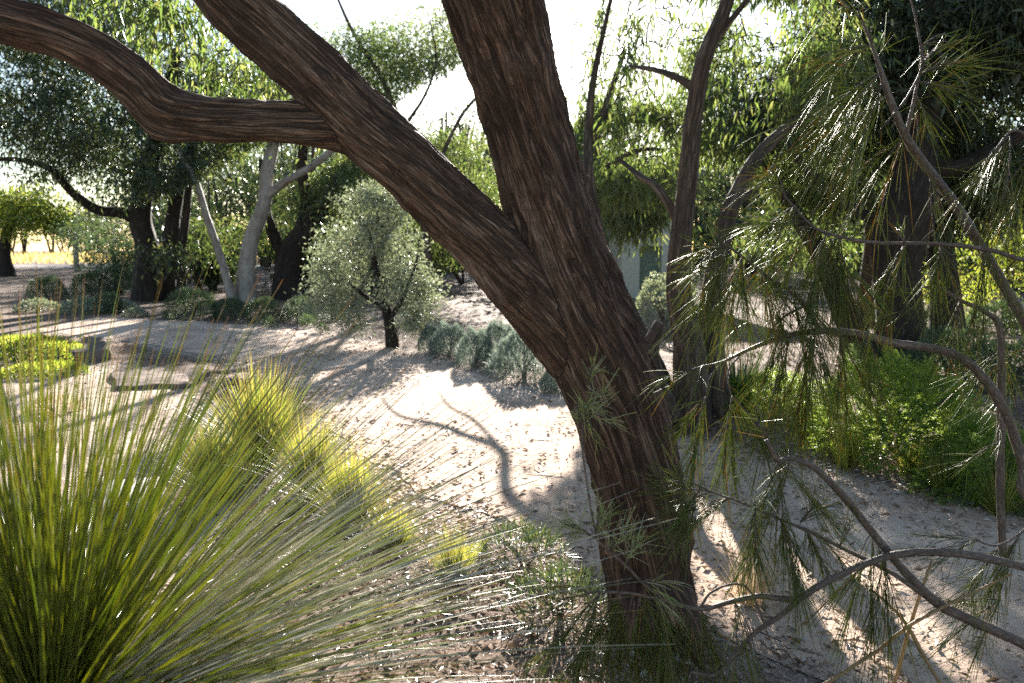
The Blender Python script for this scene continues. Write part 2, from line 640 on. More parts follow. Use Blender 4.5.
M['grasstree'] = leaf_mat('grass_tree_blade', [(0, (0.08, 0.10, 0.018)), (0.6, (0.13, 0.145, 0.025)), (1, (0.2, 0.18, 0.05))],
                          [(0, (0.34, 0.44, 0.03)), (1, (0.6, 0.6, 0.07))], 0.40, 0.34, 1.0, tip=(0.88, (0.45, 0.22, 0.04)))
M['tussock'] = leaf_mat('tussock_blade', [(0, (0.08, 0.11, 0.025)), (0.7, (0.13, 0.15, 0.04)), (1, (0.28, 0.2, 0.06))],
                        [(0, (0.26, 0.34, 0.04)), (0.7, (0.42, 0.42, 0.06)), (1, (0.6, 0.42, 0.1))], 0.45, 0.4, 0.5, tip=(0.8, (0.40, 0.27, 0.08)))
M['straw'] = leaf_mat('straw', [(0, (0.30, 0.2, 0.10)), (1, (0.46, 0.33, 0.17))],
                      [(0, (0.45, 0.33, 0.19)), (1, (0.62, 0.48, 0.30))], 0.4, 0.5, 0.4)
M['litter'] = leaf_mat('leaf_litter', [(0, (0.10, 0.06, 0.04)), (0.45, (0.20, 0.13, 0.09)), (0.8, (0.32, 0.25, 0.2)), (1, (0.45, 0.40, 0.35))],
                       [(0, (0.2, 0.11, 0.05)), (1, (0.35, 0.25, 0.15))], 0.12, 0.45, 0.5)
M['drygrass'] = leaf_mat('dry_grass', [(0, (0.28, 0.2, 0.08)), (1, (0.45, 0.36, 0.15))],
                         [(0, (0.5, 0.36, 0.1)), (1, (0.7, 0.55, 0.2))], 0.5, 0.6, 0.3)
M['bark'] = bark_mat('fibrous_bark', (0.042, 0.024, 0.016), (0.165, 0.097, 0.067), (0.34, 0.235, 0.17), 48, 0.10, 0.015, crack=0.82)
M['bark_mid'] = bark_mat('rough_bark', (0.04, 0.026, 0.019), (0.12, 0.085, 0.062), (0.24, 0.19, 0.155), 26, 0.10, 0.015)
M['bark_dark'] = bark_mat('dark_bark', (0.016, 0.012, 0.009), (0.042, 0.031, 0.025), (0.09, 0.072, 0.06), 22, 0.12, 0.02)
M['bark_pale'] = bark_mat('smooth_pale_bark', (0.16, 0.14, 0.12), (0.27, 0.245, 0.22), (0.38, 0.36, 0.33), 8, 0.25, 0.006, 0.6, crack=0.2)
M['twig'] = bark_mat('twig_bark', (0.06, 0.045, 0.035), (0.14, 0.10, 0.08), (0.28, 0.23, 0.2), 160, 0.3, 0.0012, 0.6, crack=0.5)
M['ground'] = ground_mat('bark_mulch_soil', [(0.32, (0.075, 0.048, 0.032)), (0.5, (0.17, 0.115, 0.08)), (0.68, (0.30, 0.22, 0.165))], 1.1, 55, 0.03, 0.9, edge=[(0.30, (0.28, 0.215, 0.165)), (0.5, (0.40, 0.32, 0.25)), (0.7, (0.50, 0.42, 0.34))])
M['path'] = ground_mat('sandy_gravel', [(0.34, (0.38, 0.255, 0.175)), (0.5, (0.53, 0.385, 0.28)), (0.66, (0.63, 0.49, 0.375))], 0.8, 60, 0.018, 0.8, stain=(0.25, 0.175, 0.135))
M['sand'] = ground_mat('pale_sand', [(0.34, (0.35, 0.25, 0.18)), (0.66, (0.58, 0.46, 0.35))], 0.9, 60, 0.03, 0.9)
M['road'] = ground_mat('grey_road', [(0.3, (0.16, 0.155, 0.15)), (0.7, (0.24, 0.23, 0.22))], 0.5, 30, 0.005, 0.3)
M['stone'] = ground_mat('pale_stone', [(0.3, (0.28, 0.25, 0.22)), (0.55, (0.42, 0.39, 0.35)), (0.75, (0.54, 0.51, 0.47))], 3, 24, 0.012, 0.8)
M['rock'] = ground_mat('brown_rock', [(0.3, (0.09, 0.06, 0.045)), (0.55, (0.18, 0.13, 0.10)), (0.75, (0.38, 0.33, 0.29))], 3, 24, 0.02, 0.9)
M['render'] = plain_mat('pale_rendered_wall', (0.30, 0.30, 0.26), (0.36, 0.36, 0.31), 2.0, 0.85, 0.002)
M['door'] = plain_mat('green_grey_door', (0.13, 0.18, 0.14), (0.17, 0.22, 0.18), 2.0, 0.5, 0.001)
M['metal'] = plain_mat('roof_sheet', (0.30, 0.31, 0.31), (0.38, 0.39, 0.39), 2.0, 0.45, 0.001)
M['post'] = plain_mat('weathered_post', (0.16, 0.14, 0.12), (0.28, 0.25, 0.22), 6.0, 0.85, 0.004)

# ------------------------------------------------------------------ the setting
PATH_FAR = [(-260, 316), (0, 316), (80, 317), (170, 320), (300, 329), (380, 343), (430, 362), (480, 378), (545, 396), (610, 412), (690, 436), (760, 452), (840, 474), (920, 496), (1010, 520), (1180, 560)]
PATH_NEAR = [(1500, 860), (1000, 900), (900, 712), (800, 668), (735, 640), (640, 592), (560, 546), (490, 520), (430, 500), (375, 465), (330, 425), (285, 385), (230, 360), (150, 345), (60, 333), (-40, 330), (-300, 332)]

def wobble_poly(pts, amp, seed, sub=14, z=0.0):
    P = np.array([ground(*q)[:2] for q in pts])
    out = []
    for i in range(len(P)):
        a, b = P[i], P[(i + 1) % len(P)]
        k = max(2, min(sub, int(np.linalg.norm(b - a) / 0.12)))
        for t in np.linspace(0, 1, k, endpoint=False):
            out.append(a * (1 - t) + b * t)
    out = np.array(out)
    d = np.stack([n2(out[:, 0], out[:, 1], 2.2, seed), n2(out[:, 0], out[:, 1], 2.2, seed + 1)], 1)
    d2 = np.stack([n2(out[:, 0], out[:, 1], 9, seed + 2), n2(out[:, 0], out[:, 1], 9, seed + 3)], 1)
    return out + d * amp + d2 * amp * 0.4

def sheet(name, poly, z, mat):
    me = bpy.data.meshes.new(name)
    me.from_pydata([(x, y, z) for x, y in poly], [], [list(range(len(poly)))])
    me.update()
    if me.polygons[0].normal.z < 0:
        me.flip_normals()
    me.materials.append(mat)
    o = bpy.data.objects.new(name, me)
    COL.objects.link(o)
    return structure(o)

path_poly = wobble_poly(PATH_FAR + PATH_NEAR, 0.10, 31)
sand_poly = wobble_poly([(-420, 372), (20, 362), (80, 362), (160, 384), (225, 420), (240, 470), (235, 530), (150, 580), (-100, 720), (-700, 700), (-800, 400)], 0.10, 51)

def poly_dist(poly, x, y):
    d = np.full(len(x), 1e9)
    a = poly
    b = np.roll(poly, -1, 0)
    for i in range(0, len(a)):
        ab = b[i] - a[i]
        t = np.clip(((x - a[i][0]) * ab[0] + (y - a[i][1]) * ab[1]) / max(ab.dot(ab), 1e-9), 0, 1)
        d = np.minimum(d, np.hypot(x - a[i][0] - t * ab[0], y - a[i][1] - t * ab[1]))
    return d

def gz_raw(x, y):
    return 0.05 * (n2(x, y, 0.8, 71) + 1) + 0.03 * (n2(x, y, 2.3, 72) + 1) + 0.012 * n2(x, y, 7, 73)

def gz(x, y):
    x = np.atleast_1d(np.asarray(x, float))
    y = np.atleast_1d(np.asarray(y, float))
    flat = inside(path_poly, x, y) | inside(sand_poly, x, y)
    d = np.minimum(poly_dist(path_poly, x, y), poly_dist(sand_poly, x, y))
    k = np.clip(d / 0.7, 0, 1)
    k = np.where(flat, 0, k * k * (3 - 2 * k))
    far = np.clip((18 - y) / 6, 0, 1)
    return gz_raw(x, y) * k * far

def on_path(x, y):
    return inside(path_poly, x, y) | inside(sand_poly, x, y)

def grid_axis(lo, a, b, hi, fine, coarse):
    return np.concatenate([np.linspace(lo, a, coarse, endpoint=False), np.linspace(a, b, fine, endpoint=False), np.linspace(b, hi, coarse)])

gx = grid_axis(-120, -7, 8, 120, 210, 12)
gy = grid_axis(-20, 0.5, 14, 125, 190, 14)
X, Y_ = np.meshgrid(gx, gy)
g = Geo()
zz = gz(X.ravel(), Y_.ravel())
nx, ny = len(gx), len(gy)
ii = (np.arange(ny - 1)[:, None] * nx + np.arange(nx - 1)[None, :]).ravel()
pm = np.minimum(poly_dist(path_poly, X.ravel(), Y_.ravel()), poly_dist(sand_poly, X.ravel(), Y_.ravel()))
pm = np.where(on_path(X.ravel(), Y_.ravel()), 0, pm)
g.add(np.stack([X.ravel(), Y_.ravel(), zz], 1), np.stack([ii, ii + 1, ii + nx + 1, ii + nx], 1), np.stack([pm, pm, pm], 1))
structure(g.build('ground', M['ground']))
sheet('path', path_poly, 0.006, M['path'])
sheet('sandy_clearing', sand_poly, 0.004 + 0.006, M['sand'])
road_poly = np.array([(-90, 44), (-12, 46), (6, 47), (6, 51), (-12, 50), (-90, 49)])
sheet('road', road_poly, 0.008, M['road'])

# dry field beyond the road on the left
g = Geo()
n = 9000
fx = rng.uniform(-70, 8, n)
fy = rng.uniform(52, 80, n)
blades(g, np.stack([fx, fy, np.zeros(n)], 1), np.stack([rng.normal(size=n) * .4, rng.normal(size=n) * .4, np.ones(n)], 1), rng.uniform(.4, .9, n), 0.10, 0.2, 2)
structure(g.build('dry_field_grass', M['drygrass']), 'stuff')

# leaf litter scattered over the near soil and thinly over the path
def litter(n, x0, x1, y0, y1, keep_path, L, seed):
    x = rng.uniform(x0, x1, n)
    y = y0 + (y1 - y0) * rng.random(n) ** 1.4
    dens = 0.5 + 0.5 * n2(x, y, 1.7, seed)
    op = on_path(x, y)
    edge = np.minimum(poly_dist(path_poly, x, y), 1.0)
    k = rng.random(n) < np.where(op, keep_path * (np.clip(n2(x, y, .9, seed + 20) + .25, 0, 1) * .9 + 2.2 * np.exp(-edge / 0.2)), 0.35 + 0.65 * dens)
    x, y = x[k], y[k]
    z = gz(x, y) + 0.012
    P = np.stack([x, y, z + rng.random(len(x)) * 0.012], 1)
    a = rng.random(len(x)) * 2 * np.pi
    D = np.stack([np.cos(a), np.sin(a), rng.normal(size=len(x)) * 0.25], 1)
    return P, D, rng.uniform(.4, 1.1, len(x)) * L
g = Geo()
for args in ((36000, -2.5, 3.5, 1.4, 6.5, 0.22, 0.055, 3), (30000, -7, 8, 4, 16, 0.2, 0.07, 4), (16000, -1.2, 2.6, 1.5, 4.0, 0.2, 0.03, 5), (9000, .3, 4.5, 1.8, 5.6, 0.55, 0.05, 6)):
    P, D, L = litter(*args)
    leaves(g, P, D, L, L * rng.uniform(.16, .42, len(L)), 0.35)
structure(g.build('leaf_litter', M['litter'], smooth=False), 'stuff')

# small stones lying on the path
def gravel():
    n = 14000
    x = rng.uniform(-6, 7, n)
    y = 1.5 + 13 * rng.random(n) ** 1.6
    k = on_path(x, y) & (rng.random(n) < .35 + .5 * n2(x, y, 1.3, 77))
    x, y = x[k], y[k]
    n = len(x)
    r = rng.uniform(.003, .010, n) * np.where(rng.random(n) < .04, 2.0, 1) * np.clip(y / 5, .8, 2)
    O = np.array([[1, 0, 0], [0, 1, 0], [-1, 0, 0], [0, -1, 0], [0, 0, .7], [0, 0, -.5]])
    Fo = np.array([[0, 1, 4], [1, 2, 4], [2, 3, 4], [3, 0, 4], [1, 0, 5], [2, 1, 5], [3, 2, 5], [0, 3, 5]])
    V = np.stack([x, y, np.full(n, .012)], 1)[:, None, :] + O[None] * r[:, None, None] * rng.uniform(.6, 1.3, (n, 6, 1))
    lv = np.repeat(np.repeat(rng.random((n, 1, 1)), 6, 1), 3, 2).reshape(-1, 3)
    g = Geo()
    g.add(V.reshape(-1, 3), (np.arange(n)[:, None, None] * 6 + Fo[None]).reshape(-1, 3), lv)
    structure(g.build('gravel', M['litter'], smooth=False), 'stuff')
gravel()

# fallen twigs and strips of bark near the camera
g = Geo()
for k in range(260):
    x, y = rng.uniform(-1.5, 3.0), rng.uniform(1.6, 6.0)
    if on_path(np.array([x]), np.array([y]))[0] and rng.random() < 0.9:
        continue
    z = float(gz(x, y)[0]) + 0.015
    a, l = rng.random() * 6.28, rng.uniform(.06, .28)
    d = np.array([math.cos(a), math.sin(a), rng.normal() * .06])
    p = np.array([x, y, z])
    tube(g, [p, p + d * l * .5 + rng.normal(size=3) * .01, p + d * l], [.003, .003, .0015], 5, 5)
structure(g.build('fallen_twigs', M['twig']), 'stuff')

# ------------------------------------------------------------------ the leaning stringybark in front
FORK_Y = 2.95
def L3(rows):
    P = np.array([at(px, py, Y) for px, py, w, Y in rows])
    # radius from width measured across the view
    R = np.array([wid(w, Y) / 2 for px, py, w, Y in rows])
    return P, R

LIMBS = [
    ('trunk', L3([(660, 690, 92, 2.78), (655, 640, 89, 2.84), (650, 570, 87, 2.9), (640, 500, 90, 2.93), (624, 425, 91, 2.95), (600, 360, 96, 2.96), (577, 300, 92, 2.96), (556, 235, 84, 2.95), (541, 180, 78, 2.93), (527, 130, 76, 2.9), (515, 85, 78, 2.87), (502, 35, 86, 2.84), (490, -10, 92, 2.8), (470, -90, 82, 2.75), (430, -230, 70, 2.65), (400, -420, 56, 2.6)])),
    ('bough', L3([(610, 395, 60, 2.96), (575, 345, 74, 2.95), (535, 295, 72, 2.93), (490, 247, 64, 2.91), (445, 203, 62, 2.89), (400, 160, 62, 2.87), (358, 122, 62, 2.85), (318, 80, 58, 2.83), (275, 38, 56, 2.81), (235, 0, 56, 2.79), (170, -70, 52, 2.75), (80, -180, 46, 2.7), (20, -330, 34, 2.7)])),
    ('limb', L3([(395, 150, 40, 2.87), (350, 131, 44, 2.85), (300, 125, 42, 2.82), (250, 122, 40, 2.79), (205, 119, 41, 2.76), (165, 110, 46, 2.73), (135, 82, 44, 2.7), (100, 55, 42, 2.67), (55, 34, 42, 2.64), (5, 19, 43, 2.6), (-70, 0, 42, 2.55), (-190, -50, 36, 2.5), (-330, -170, 28, 2.5)])),
    ('branch', L3([(488, -30, 50, 2.8), (530, -110, 44, 2.9), (590, -220, 36, 3.1), (640, -330, 26, 3.3)])),
]
def make_main_tree():
    g = Geo()
    for i, (nm, (P, R)) in enumerate(LIMBS):
        tube(g, P, R * 0.985, 60, 20, 0.05, 3 + i)
    for px, py, r, Y in [(160, 122, .062, 2.74), (416, 190, .085, 2.86), (172, 128, .05, 2.74), (560, 310, .14, 2.93), (655, 660, .19, 2.83)]:
        c = at(px, py, Y)
        tube(g, [c + np.array([-r, 0, 0]), c + np.array([-r * .5, 0, 0]), c, c + np.array([r * .5, 0, 0]), c + np.array([r, 0, 0])], [.01, r * .85, r, r * .85, .01], 9, 14)
    # root flare
    b0 = LIMBS[0][1][0][0]
    b1 = at(652, 580, 2.89)
    for a in (1.3, 2.7, 3.9, 5.4):
        d = np.array([math.cos(a), math.sin(a), 0])
        q = np.array([b0[0] - .02, b0[1], 0])
        tube(g, [b1 + d * .06, q + d * .10 + np.array([0, 0, .13]), q + d * .17 + np.array([0, 0, .02]), q + d * .30 + np.array([0, 0, -.09])], [.09, .07, .055, .03], 14, 10)
    tmp = g.build('tmp_hull', None)
    md = tmp.modifiers.new('r', 'REMESH')
    md.mode = 'VOXEL'
    md.voxel_size = 0.0068
    sm = tmp.modifiers.new('s', 'SMOOTH')
    sm.iterations = 36
    dg = bpy.context.evaluated_depsgraph_get()
    ev = tmp.evaluated_get(dg).to_mesh()
    nv = len(ev.vertices)
    V = np.zeros(nv * 3, np.float32)
    ev.vertices.foreach_get('co', V)
    V = V.reshape(-1, 3).astype(float)
    N = np.zeros(nv * 3, np.float32)
    ev.vertices.foreach_get('normal', N)
    N = N.reshape(-1, 3).astype(float)
    F = np.zeros(len(ev.polygons) * 4, np.int32)
    ev.loops.foreach_get('vertex_index', F)
    F = F.reshape(-1, 4)
    tmp.evaluated_get(dg).to_mesh_clear()
    bpy.data.objects.remove(tmp)
    # bark coordinates along each limb, blended at the forks
    W, BK, DD = [], [], []
    for i, (nm, (P, R)) in enumerate(LIMBS):
        C, r = spline(P, R, 160)
        T, A, B = frames(C)
        s = np.concatenate([[0], np.cumsum(np.linalg.norm(np.diff(C, axis=0), axis=1))])
        best = np.full(nv, 1e9)
        idx = np.zeros(nv, int)
        for k in range(160):
            d = np.einsum('ij,ij->i', V - C[k], V - C[k])
            m = d < best
            best[m] = d[m]
            idx[m] = k
        rel = V - C[idx]
        al = np.einsum('ij,ij->i', rel, T[idx])
        u = np.einsum('ij,ij->i', rel, A[idx])
        v = np.einsum('ij,ij->i', rel, B[idx])
        ss = s[idx] + al
        rad = np.maximum(np.hypot(u, v), 1e-6)
        tw = 0.5 * ss
        cu, sv = (u * np.cos(tw) - v * np.sin(tw)) / rad * r[idx], (u * np.sin(tw) + v * np.cos(tw)) / rad * r[idx]
        bk = np.stack([cu + i * 3.1, sv + i * 1.7, ss], 1)
        wr = 0.035 * fbm(bk * np.array([6, 6, 5.0]), 2, 40)
        q = bk + np.stack([wr, -wr, 0 * wr], 1)
        a1 = 1 - 2.0 * np.abs(noise(q * np.array([17, 17, 2.8]), 11)) ** .75
        a2 = 1 - 2.0 * np.abs(noise(q * np.array([38, 38, 7.0]), 12)) ** .75
        a3 = noise(q * np.array([75, 75, 6]), 13)
        lump = fbm(bk * np.array([4, 4, 2.2]), 2, 14)
        plate = noise(q * np.array([10, 10, 7]), 15)
        dd = 0.0145 * a1 + 0.0075 * a2 + 0.0022 * a3 + 0.012 * lump + 0.003 * plate
        sc = np.clip(r[idx] / 0.13, 0.45, 1.15)
        DD.append(dd * sc)
        BK.append(bk)
        W.append(np.exp(-np.clip(np.sqrt(best) - r[idx], 0, 1) * 40) + 1e-9)
    W = np.array(W)
    own = W.argmax(0)
    W /= W.sum(0)
    disp = (W * np.array(DD)).sum(0)
    V2 = V + N * disp[:, None]
    bk = np.take_along_axis(np.array(BK), own[None, :, None], 0)[0]
    base = np.array([b0[0], b0[1], 0.0])
    root = thing('stringybark_tree', 'large leaning tree with furrowed brown bark forking left in front of the path', 'tree', base)
    fo = own[F[:, 0]]
    for i, (nm, _) in enumerate(LIMBS):
        ff = F[fo == i]
        if not len(ff):
            continue
        used, inv = np.unique(ff, return_inverse=True)
        gg = Geo()
        gg.add(V2[used], inv.reshape(-1, 4), None, bk[used])
        gg.build(nm, M['bark'], root, base)
    # loose strips of bark along the edges
    g = Geo()
    for k in range(240):
        nm, (P, R) = LIMBS[0] if k < 150 else LIMBS[1]
        C, r = spline(P, R, 160)
        T, A, B = frames(C)
        j = rng.integers(20, 120) if k < 150 else rng.integers(30, 110)
        a = rng.random() * 6.28
        nrm = A[j] * math.cos(a) + B[j] * math.sin(a)
        p = C[j] + nrm * r[j] * 1.0
        l = rng.uniform(.03, .10)
        sgn = 1 if rng.random() < .5 else -1
        blades(g, p[None], (T[j] * sgn + nrm * rng.uniform(.15, .5) + np.array([0, 0, -.2]))[None], l, rng.uniform(.0012, .0045), .3, 4)
    structure(g.build('bark_fringe', M['bark'], root, base), 'stuff')
    return root, base

main_root, main_base = make_main_tree()

# ------------------------------------------------------------------ broadleaved trees
def grow_crown(stems, crowns, seed, leafL, leafW, per, spread, hang=1.0, cull=True, twig_r=0.012, dens_noise=0.9):
    """stems: list of (C, r) polylines already built. Returns (twigs Geo, leaves Geo)."""
    tw, lf = Geo(), Geo()
    nodes = [np.concatenate([C[len(C) // 3:] for C, r in stems])]
    nodes = nodes[0]
    pts = []
    for (c, rad, n) in crowns:
        q = norm(rng.normal(size=(n * 3, 3))) * (rng.random((n * 3, 1)) ** (1 / 2.4))
        p = c + q * rad
        k = fbm(p * (1.1 / max(0.35, rad[0] * 0.45)), 2, seed) > -0.25 * dens_noise
        p = p[k][:n]
        pts.append(p)
    pts = np.concatenate(pts)
    pts = pts[pts[:, 2] > 0.25]
    d = np.array([np.min(np.linalg.norm(nodes - p, axis=1)) for p in pts])
    order = np.argsort(d)
    allP, allD, allL = [], [], []
    keepc = sun_keep(pts) if cull else np.ones(len(pts), bool)
    for i in order:
        p = pts[i]
        j = np.argmin(np.linalg.norm(nodes - p, axis=1) + 0.15 * np.maximum(0, nodes[:, 2] - p[2]))
        a = nodes[j]
        l = np.linalg.norm(p - a)
        m1 = a * .65 + p * .35 + np.array([0, 0, .10 * l]) + rng.normal(size=3) * .05 * l
        m2 = a * .3 + p * .7 + np.array([0, 0, .10 * l]) + rng.normal(size=3) * .05 * l
        r0 = min(twig_r * (0.5 + 0.5 * l), twig_r * 1.6)
        if keepc[i] or rng.random() < 0.25:
            C, _ = tube(tw, [a, m1, m2, p], [r0, r0 * .75, r0 * .5, r0 * .3], 6, 5, 0, 0, False)
            nodes = np.concatenate([nodes, C[1:]])
    for i in range(len(pts)):
        if not keepc[i]:
            continue
        n = rng.poisson(per)
        o = rng.normal(size=(n, 3)) * spread * np.array([1, 1, .75])
        allP.append(pts[i] + o)
        dd = norm(o) * .5 + rng.normal(size=(n, 3)) * .55 + np.array([0, 0, -1.0]) * hang
        allD.append(dd)
    P = np.concatenate(allP)
    D = np.concatenate(allD)
    if cull:
        k = sun_keep(P)
        P, D = P[k], D[k]
    s = rng.uniform(.65, 1.25, len(P))
    leaves(lf, P, D, leafL * s, leafW * s * rng.uniform(.8, 1.2, len(P)))
    return tw, lf

def tree(name, label, base_px, stems, crowns, bark, leafm, seed, leafL=.13, leafW=.028, per=38, spread=.22, hang=.6, bark2=None, lump=.10, cull=True, extra_label=None, dens_noise=.9, base=None):
    """stems: list of (part name, [(px,py,Y,w)...]); crowns: (px,py,Y,rx,ry,rz,n)"""
    if base is None:
        base = ground(*base_px)
    root = thing(name, label, 'tree', base)
    sk = []
    for i, st in enumerate(stems):
        nm, rows = st[0], st[1]
        mt = M[st[2]] if len(st) > 2 else M[bark]
        g = Geo()
        P = np.array([at(a, b, Y) for a, b, Y, w in rows])
        R = np.array([wid(w, Y) / 2 for a, b, Y, w in rows])
        if nm == 'trunk':
            P[0][2] = -0.15
            R[0] *= 1.25
        Cr = tube(g, P, R, max(16, 7 * len(rows)), 16, lump, seed * 7 + i)
        g.build(nm, mt, root, base)
        sk.append(Cr)
    cr = [(at(a, b, Y), np.array([rx, ry, rz]), n) for a, b, Y, rx, ry, rz, n in crowns]
    tw, lf = grow_crown(sk, cr, seed, leafL, leafW, per, spread, hang, cull, dens_noise=dens_noise)
    build_multi('crown', [(lf, M[leafm]), (tw, M[bark])], root, base)
    return root

# leafy crown of the stringybark (mostly above the picture)
def main_crown():
    sk = [spline(P, R, 40) for nm, (P, R) in LIMBS]
    sk = [(C[26:], r[26:]) for C, r in sk]
    cr = [(at(200, 45, 5.4), np.array([.55, .5, .38]), 36), (at(285, 85, 5.8), np.array([.35, .4, .3]), 20), (at(130, 5, 5.2), np.array([.4, .4, .25]), 18),
          (at(160, -120, 4.0), np.array([.9, .8, .5]), 50), (at(500, -300, 3.4), np.array([1.0, .9, .6]), 60), (at(-150, -120, 3.2), np.array([.8, .7, .5]), 40),
          (at(700, -330, 3.6), np.array([.7, .7, .5]), 40),
          (np.array([.3, 1.6, 4.6]), np.array([1.5, 1.3, .6]), 110), (np.array([-1.6, 1.4, 4.2]), np.array([1.2, 1.2, .6]), 70), (np.array([1.7, 2.6, 5.0]), np.array([1.3, 1.3, .6]), 80)]  # overhead clusters added out of view to cut the skylight below
    tw, lf = grow_crown(sk, cr, 91, .10, .019, 24, .11, 0.9, twig_r=.007)
    build_multi('crown', [(lf, M['gum']), (tw, M['twig'])], main_root, main_base)
main_crown()

tree('gum_tree', 'dark old gum with two thick trunks behind the round shrubs at left', (150, 300),
     [('trunk', [(148, 302, 20, 26), (147, 250, 20, 22), (140, 215, 20, 21), (150, 165, 20, 17), (165, 110, 20, 13), (178, 50, 20, 9)]),
      ('stem', [(166, 302, 20.3, 18), (170, 245, 20.3, 15), (178, 190, 20.3, 12), (200, 120, 20.3, 9), (215, 60, 20, 6)]),
      ('stem', [(182, 302, 19.5, 10), (181, 255, 19.5, 9), (186, 215, 19.5, 8), (192, 150, 19.5, 6)]),
      ('bough', [(142, 225, 20, 11), (122, 213, 19.8, 11), (98, 210, 19.6, 10), (72, 192, 19.3, 9), (52, 170, 19, 7), (20, 160, 19, 5), (-30, 160, 19, 4)])],
     [(60, 140, 19.3, 2.3, 1.5, 1.2, 225), (10, 105, 19.5, 1.8, 1.5, 1.1, 135), (170, 190, 18.9, 1.3, 1.1, .85, 120), (115, 70, 20, 2.4, 1.8, 1.3, 195), (190, 130, 20, 1.5, 1.4, 1.4, 135), (60, 30, 20, 2.2, 1.5, 1.2, 135), (-60, 110, 19, 1.6, 1.4, 1.6, 90), (165, 250, 19, .6, .6, .35, 21), (100, 10, 20.5, 2.4, 1.5, 1.0, 110), (10, 40, 20.5, 1.6, 1.5, 1.0, 80), (215, 90, 21, 1.4, 1.2, 1.6, 90)],
     'bark_dark', 'dark', 1, .15, .036, 44, .27)

tree('gum_tree', 'pale smooth-barked gum leaning over the round shrubs with one side branch', (246, 300),
     [('trunk', [(246, 302, 20, 20), (246, 275, 20, 17), (252, 238, 20, 15), (264, 205, 20, 14), (267, 170, 20, 13), (274, 140, 20, 11), (280, 90, 20, 9), (292, 30, 20, 6)], 'bark_pale'),
      ('bough', [(265, 198, 20, 9), (285, 182, 19.8, 8), (312, 166, 19.6, 7), (335, 145, 19.5, 5), (350, 110, 19.4, 3)], 'bark_pale'),
      ('stem', [(232, 302, 19.6, 9), (222, 262, 19.5, 8), (206, 215, 19.3, 7), (196, 182, 19.2, 6), (178, 150, 19.2, 4)], 'bark_pale')],
     [(250, 120, 20.4, 1.6, 1.3, 1.6, 117), (310, 120, 20.6, 1.3, 1.2, 1.5, 91), (215, 170, 20.8, 1.2, 1.0, 1.3, 91), (230, 235, 21, 1.1, .9, .8, 58), (280, 60, 20, 1.6, 1.3, 1.4, 78)],
     'bark_mid', 'gum', 2, .15, .034, 38, .26)

tree('gum_tree', 'gnarled dark tree between the pale gum and the silvery small tree', (288, 298),
     [('trunk', [(289, 300, 20.6, 30), (286, 275, 20.6, 24), (292, 250, 20.6, 22), (306, 228, 20.6, 22), (308, 200, 20.6, 14), (302, 165, 20.6, 11), (310, 110, 20.6, 7)]),
      ('stem', [(288, 262, 20.6, 14), (276, 240, 20.8, 12), (266, 210, 21, 10), (262, 160, 21, 7)]),
      ('bough', [(306, 230, 20.6, 14), (322, 215, 20.5, 9), (330, 190, 20.4, 7), (345, 170, 20.4, 5)])],
     [(320, 200, 21, 1.3, 1.2, .9, 98), (345, 160, 21.5, 1.2, 1.1, 1.1, 84), (275, 190, 22, 1.3, 1.1, 1.2, 84), (300, 250, 22, 1.2, .9, .6, 56)],
     'bark_dark', 'dark', 3, .15, .034, 38, .26)

tree('gum_tree', 'tall airy gum with thin arching limbs and open crown against the bright sky', (425, 302),
     [('trunk', [(425, 303, 20, 10.4), (427, 250, 20, 8.5), (420, 200, 20, 7.2), (405, 140, 20, 5.9), (385, 85, 20, 4.5), (352, 30, 20, 3.2), (330, -20, 20, 2.0)]),
      ('bough', [(421, 205, 20, 5.2), (440, 160, 20, 4.5), (462, 115, 20, 3.2), (490, 80, 20, 2.6), (500, 40, 20, 2.0)]),
      ('bough', [(402, 130, 20, 3.9), (425, 95, 20, 2.6), (436, 60, 20, 2.0), (430, 20, 20, 1.3)]),
      ('bough', [(392, 100, 20, 3.2), (370, 88, 20, 2.6), (345, 80, 20, 2.0)])],
     [(400, 95, 20, 1.6, 1.2, 1.2, 90), (455, 110, 20, 1.0, 1.0, 1.2, 66), (470, 190, 20.5, 1.0, 1.0, 1.0, 105), (440, 235, 21, 1.2, 1.0, .7, 84), (365, 50, 20, 1.1, 1.0, .9, 54), (350, 130, 21, 1.0, 1.0, 1.2, 75), (440, 40, 20, 1.3, 1, .8, 75), (380, 130, 21, 1.6, 1.0, 1.3, 165), (470, 140, 22, 1.3, 1.0, 1.3, 120), (350, 190, 22, 1.4, 1.0, 1.0, 120), (400, 240, 23, 1.6, 1.0, .8, 105), (330, 175, 20, 1.5, 1.0, 1.2, 180), (290, 120, 20, 1.4, 1.0, 1.1, 135), (390, 60, 21, 1.4, .9, 1.0, 90), (405, 125, 21, 2.0, 1.0, 1.0, 150), (350, 120, 21.5, 1.4, 1.0, 1.2, 110), (440, 80, 22, 1.6, 1.0, 1.0, 90), (450, 170, 22, 1.4, 1.0, 1.0, 90), (420, 50, 23, 1.8, 1.0, 1.0, 100), (350, 60, 23, 1.4, 1.0, 1.0, 80), (465, 60, 23, 1.2, 1.0, 1.4, 90)],
     'bark_mid', 'gum', 4, .14, .030, 30, .26)

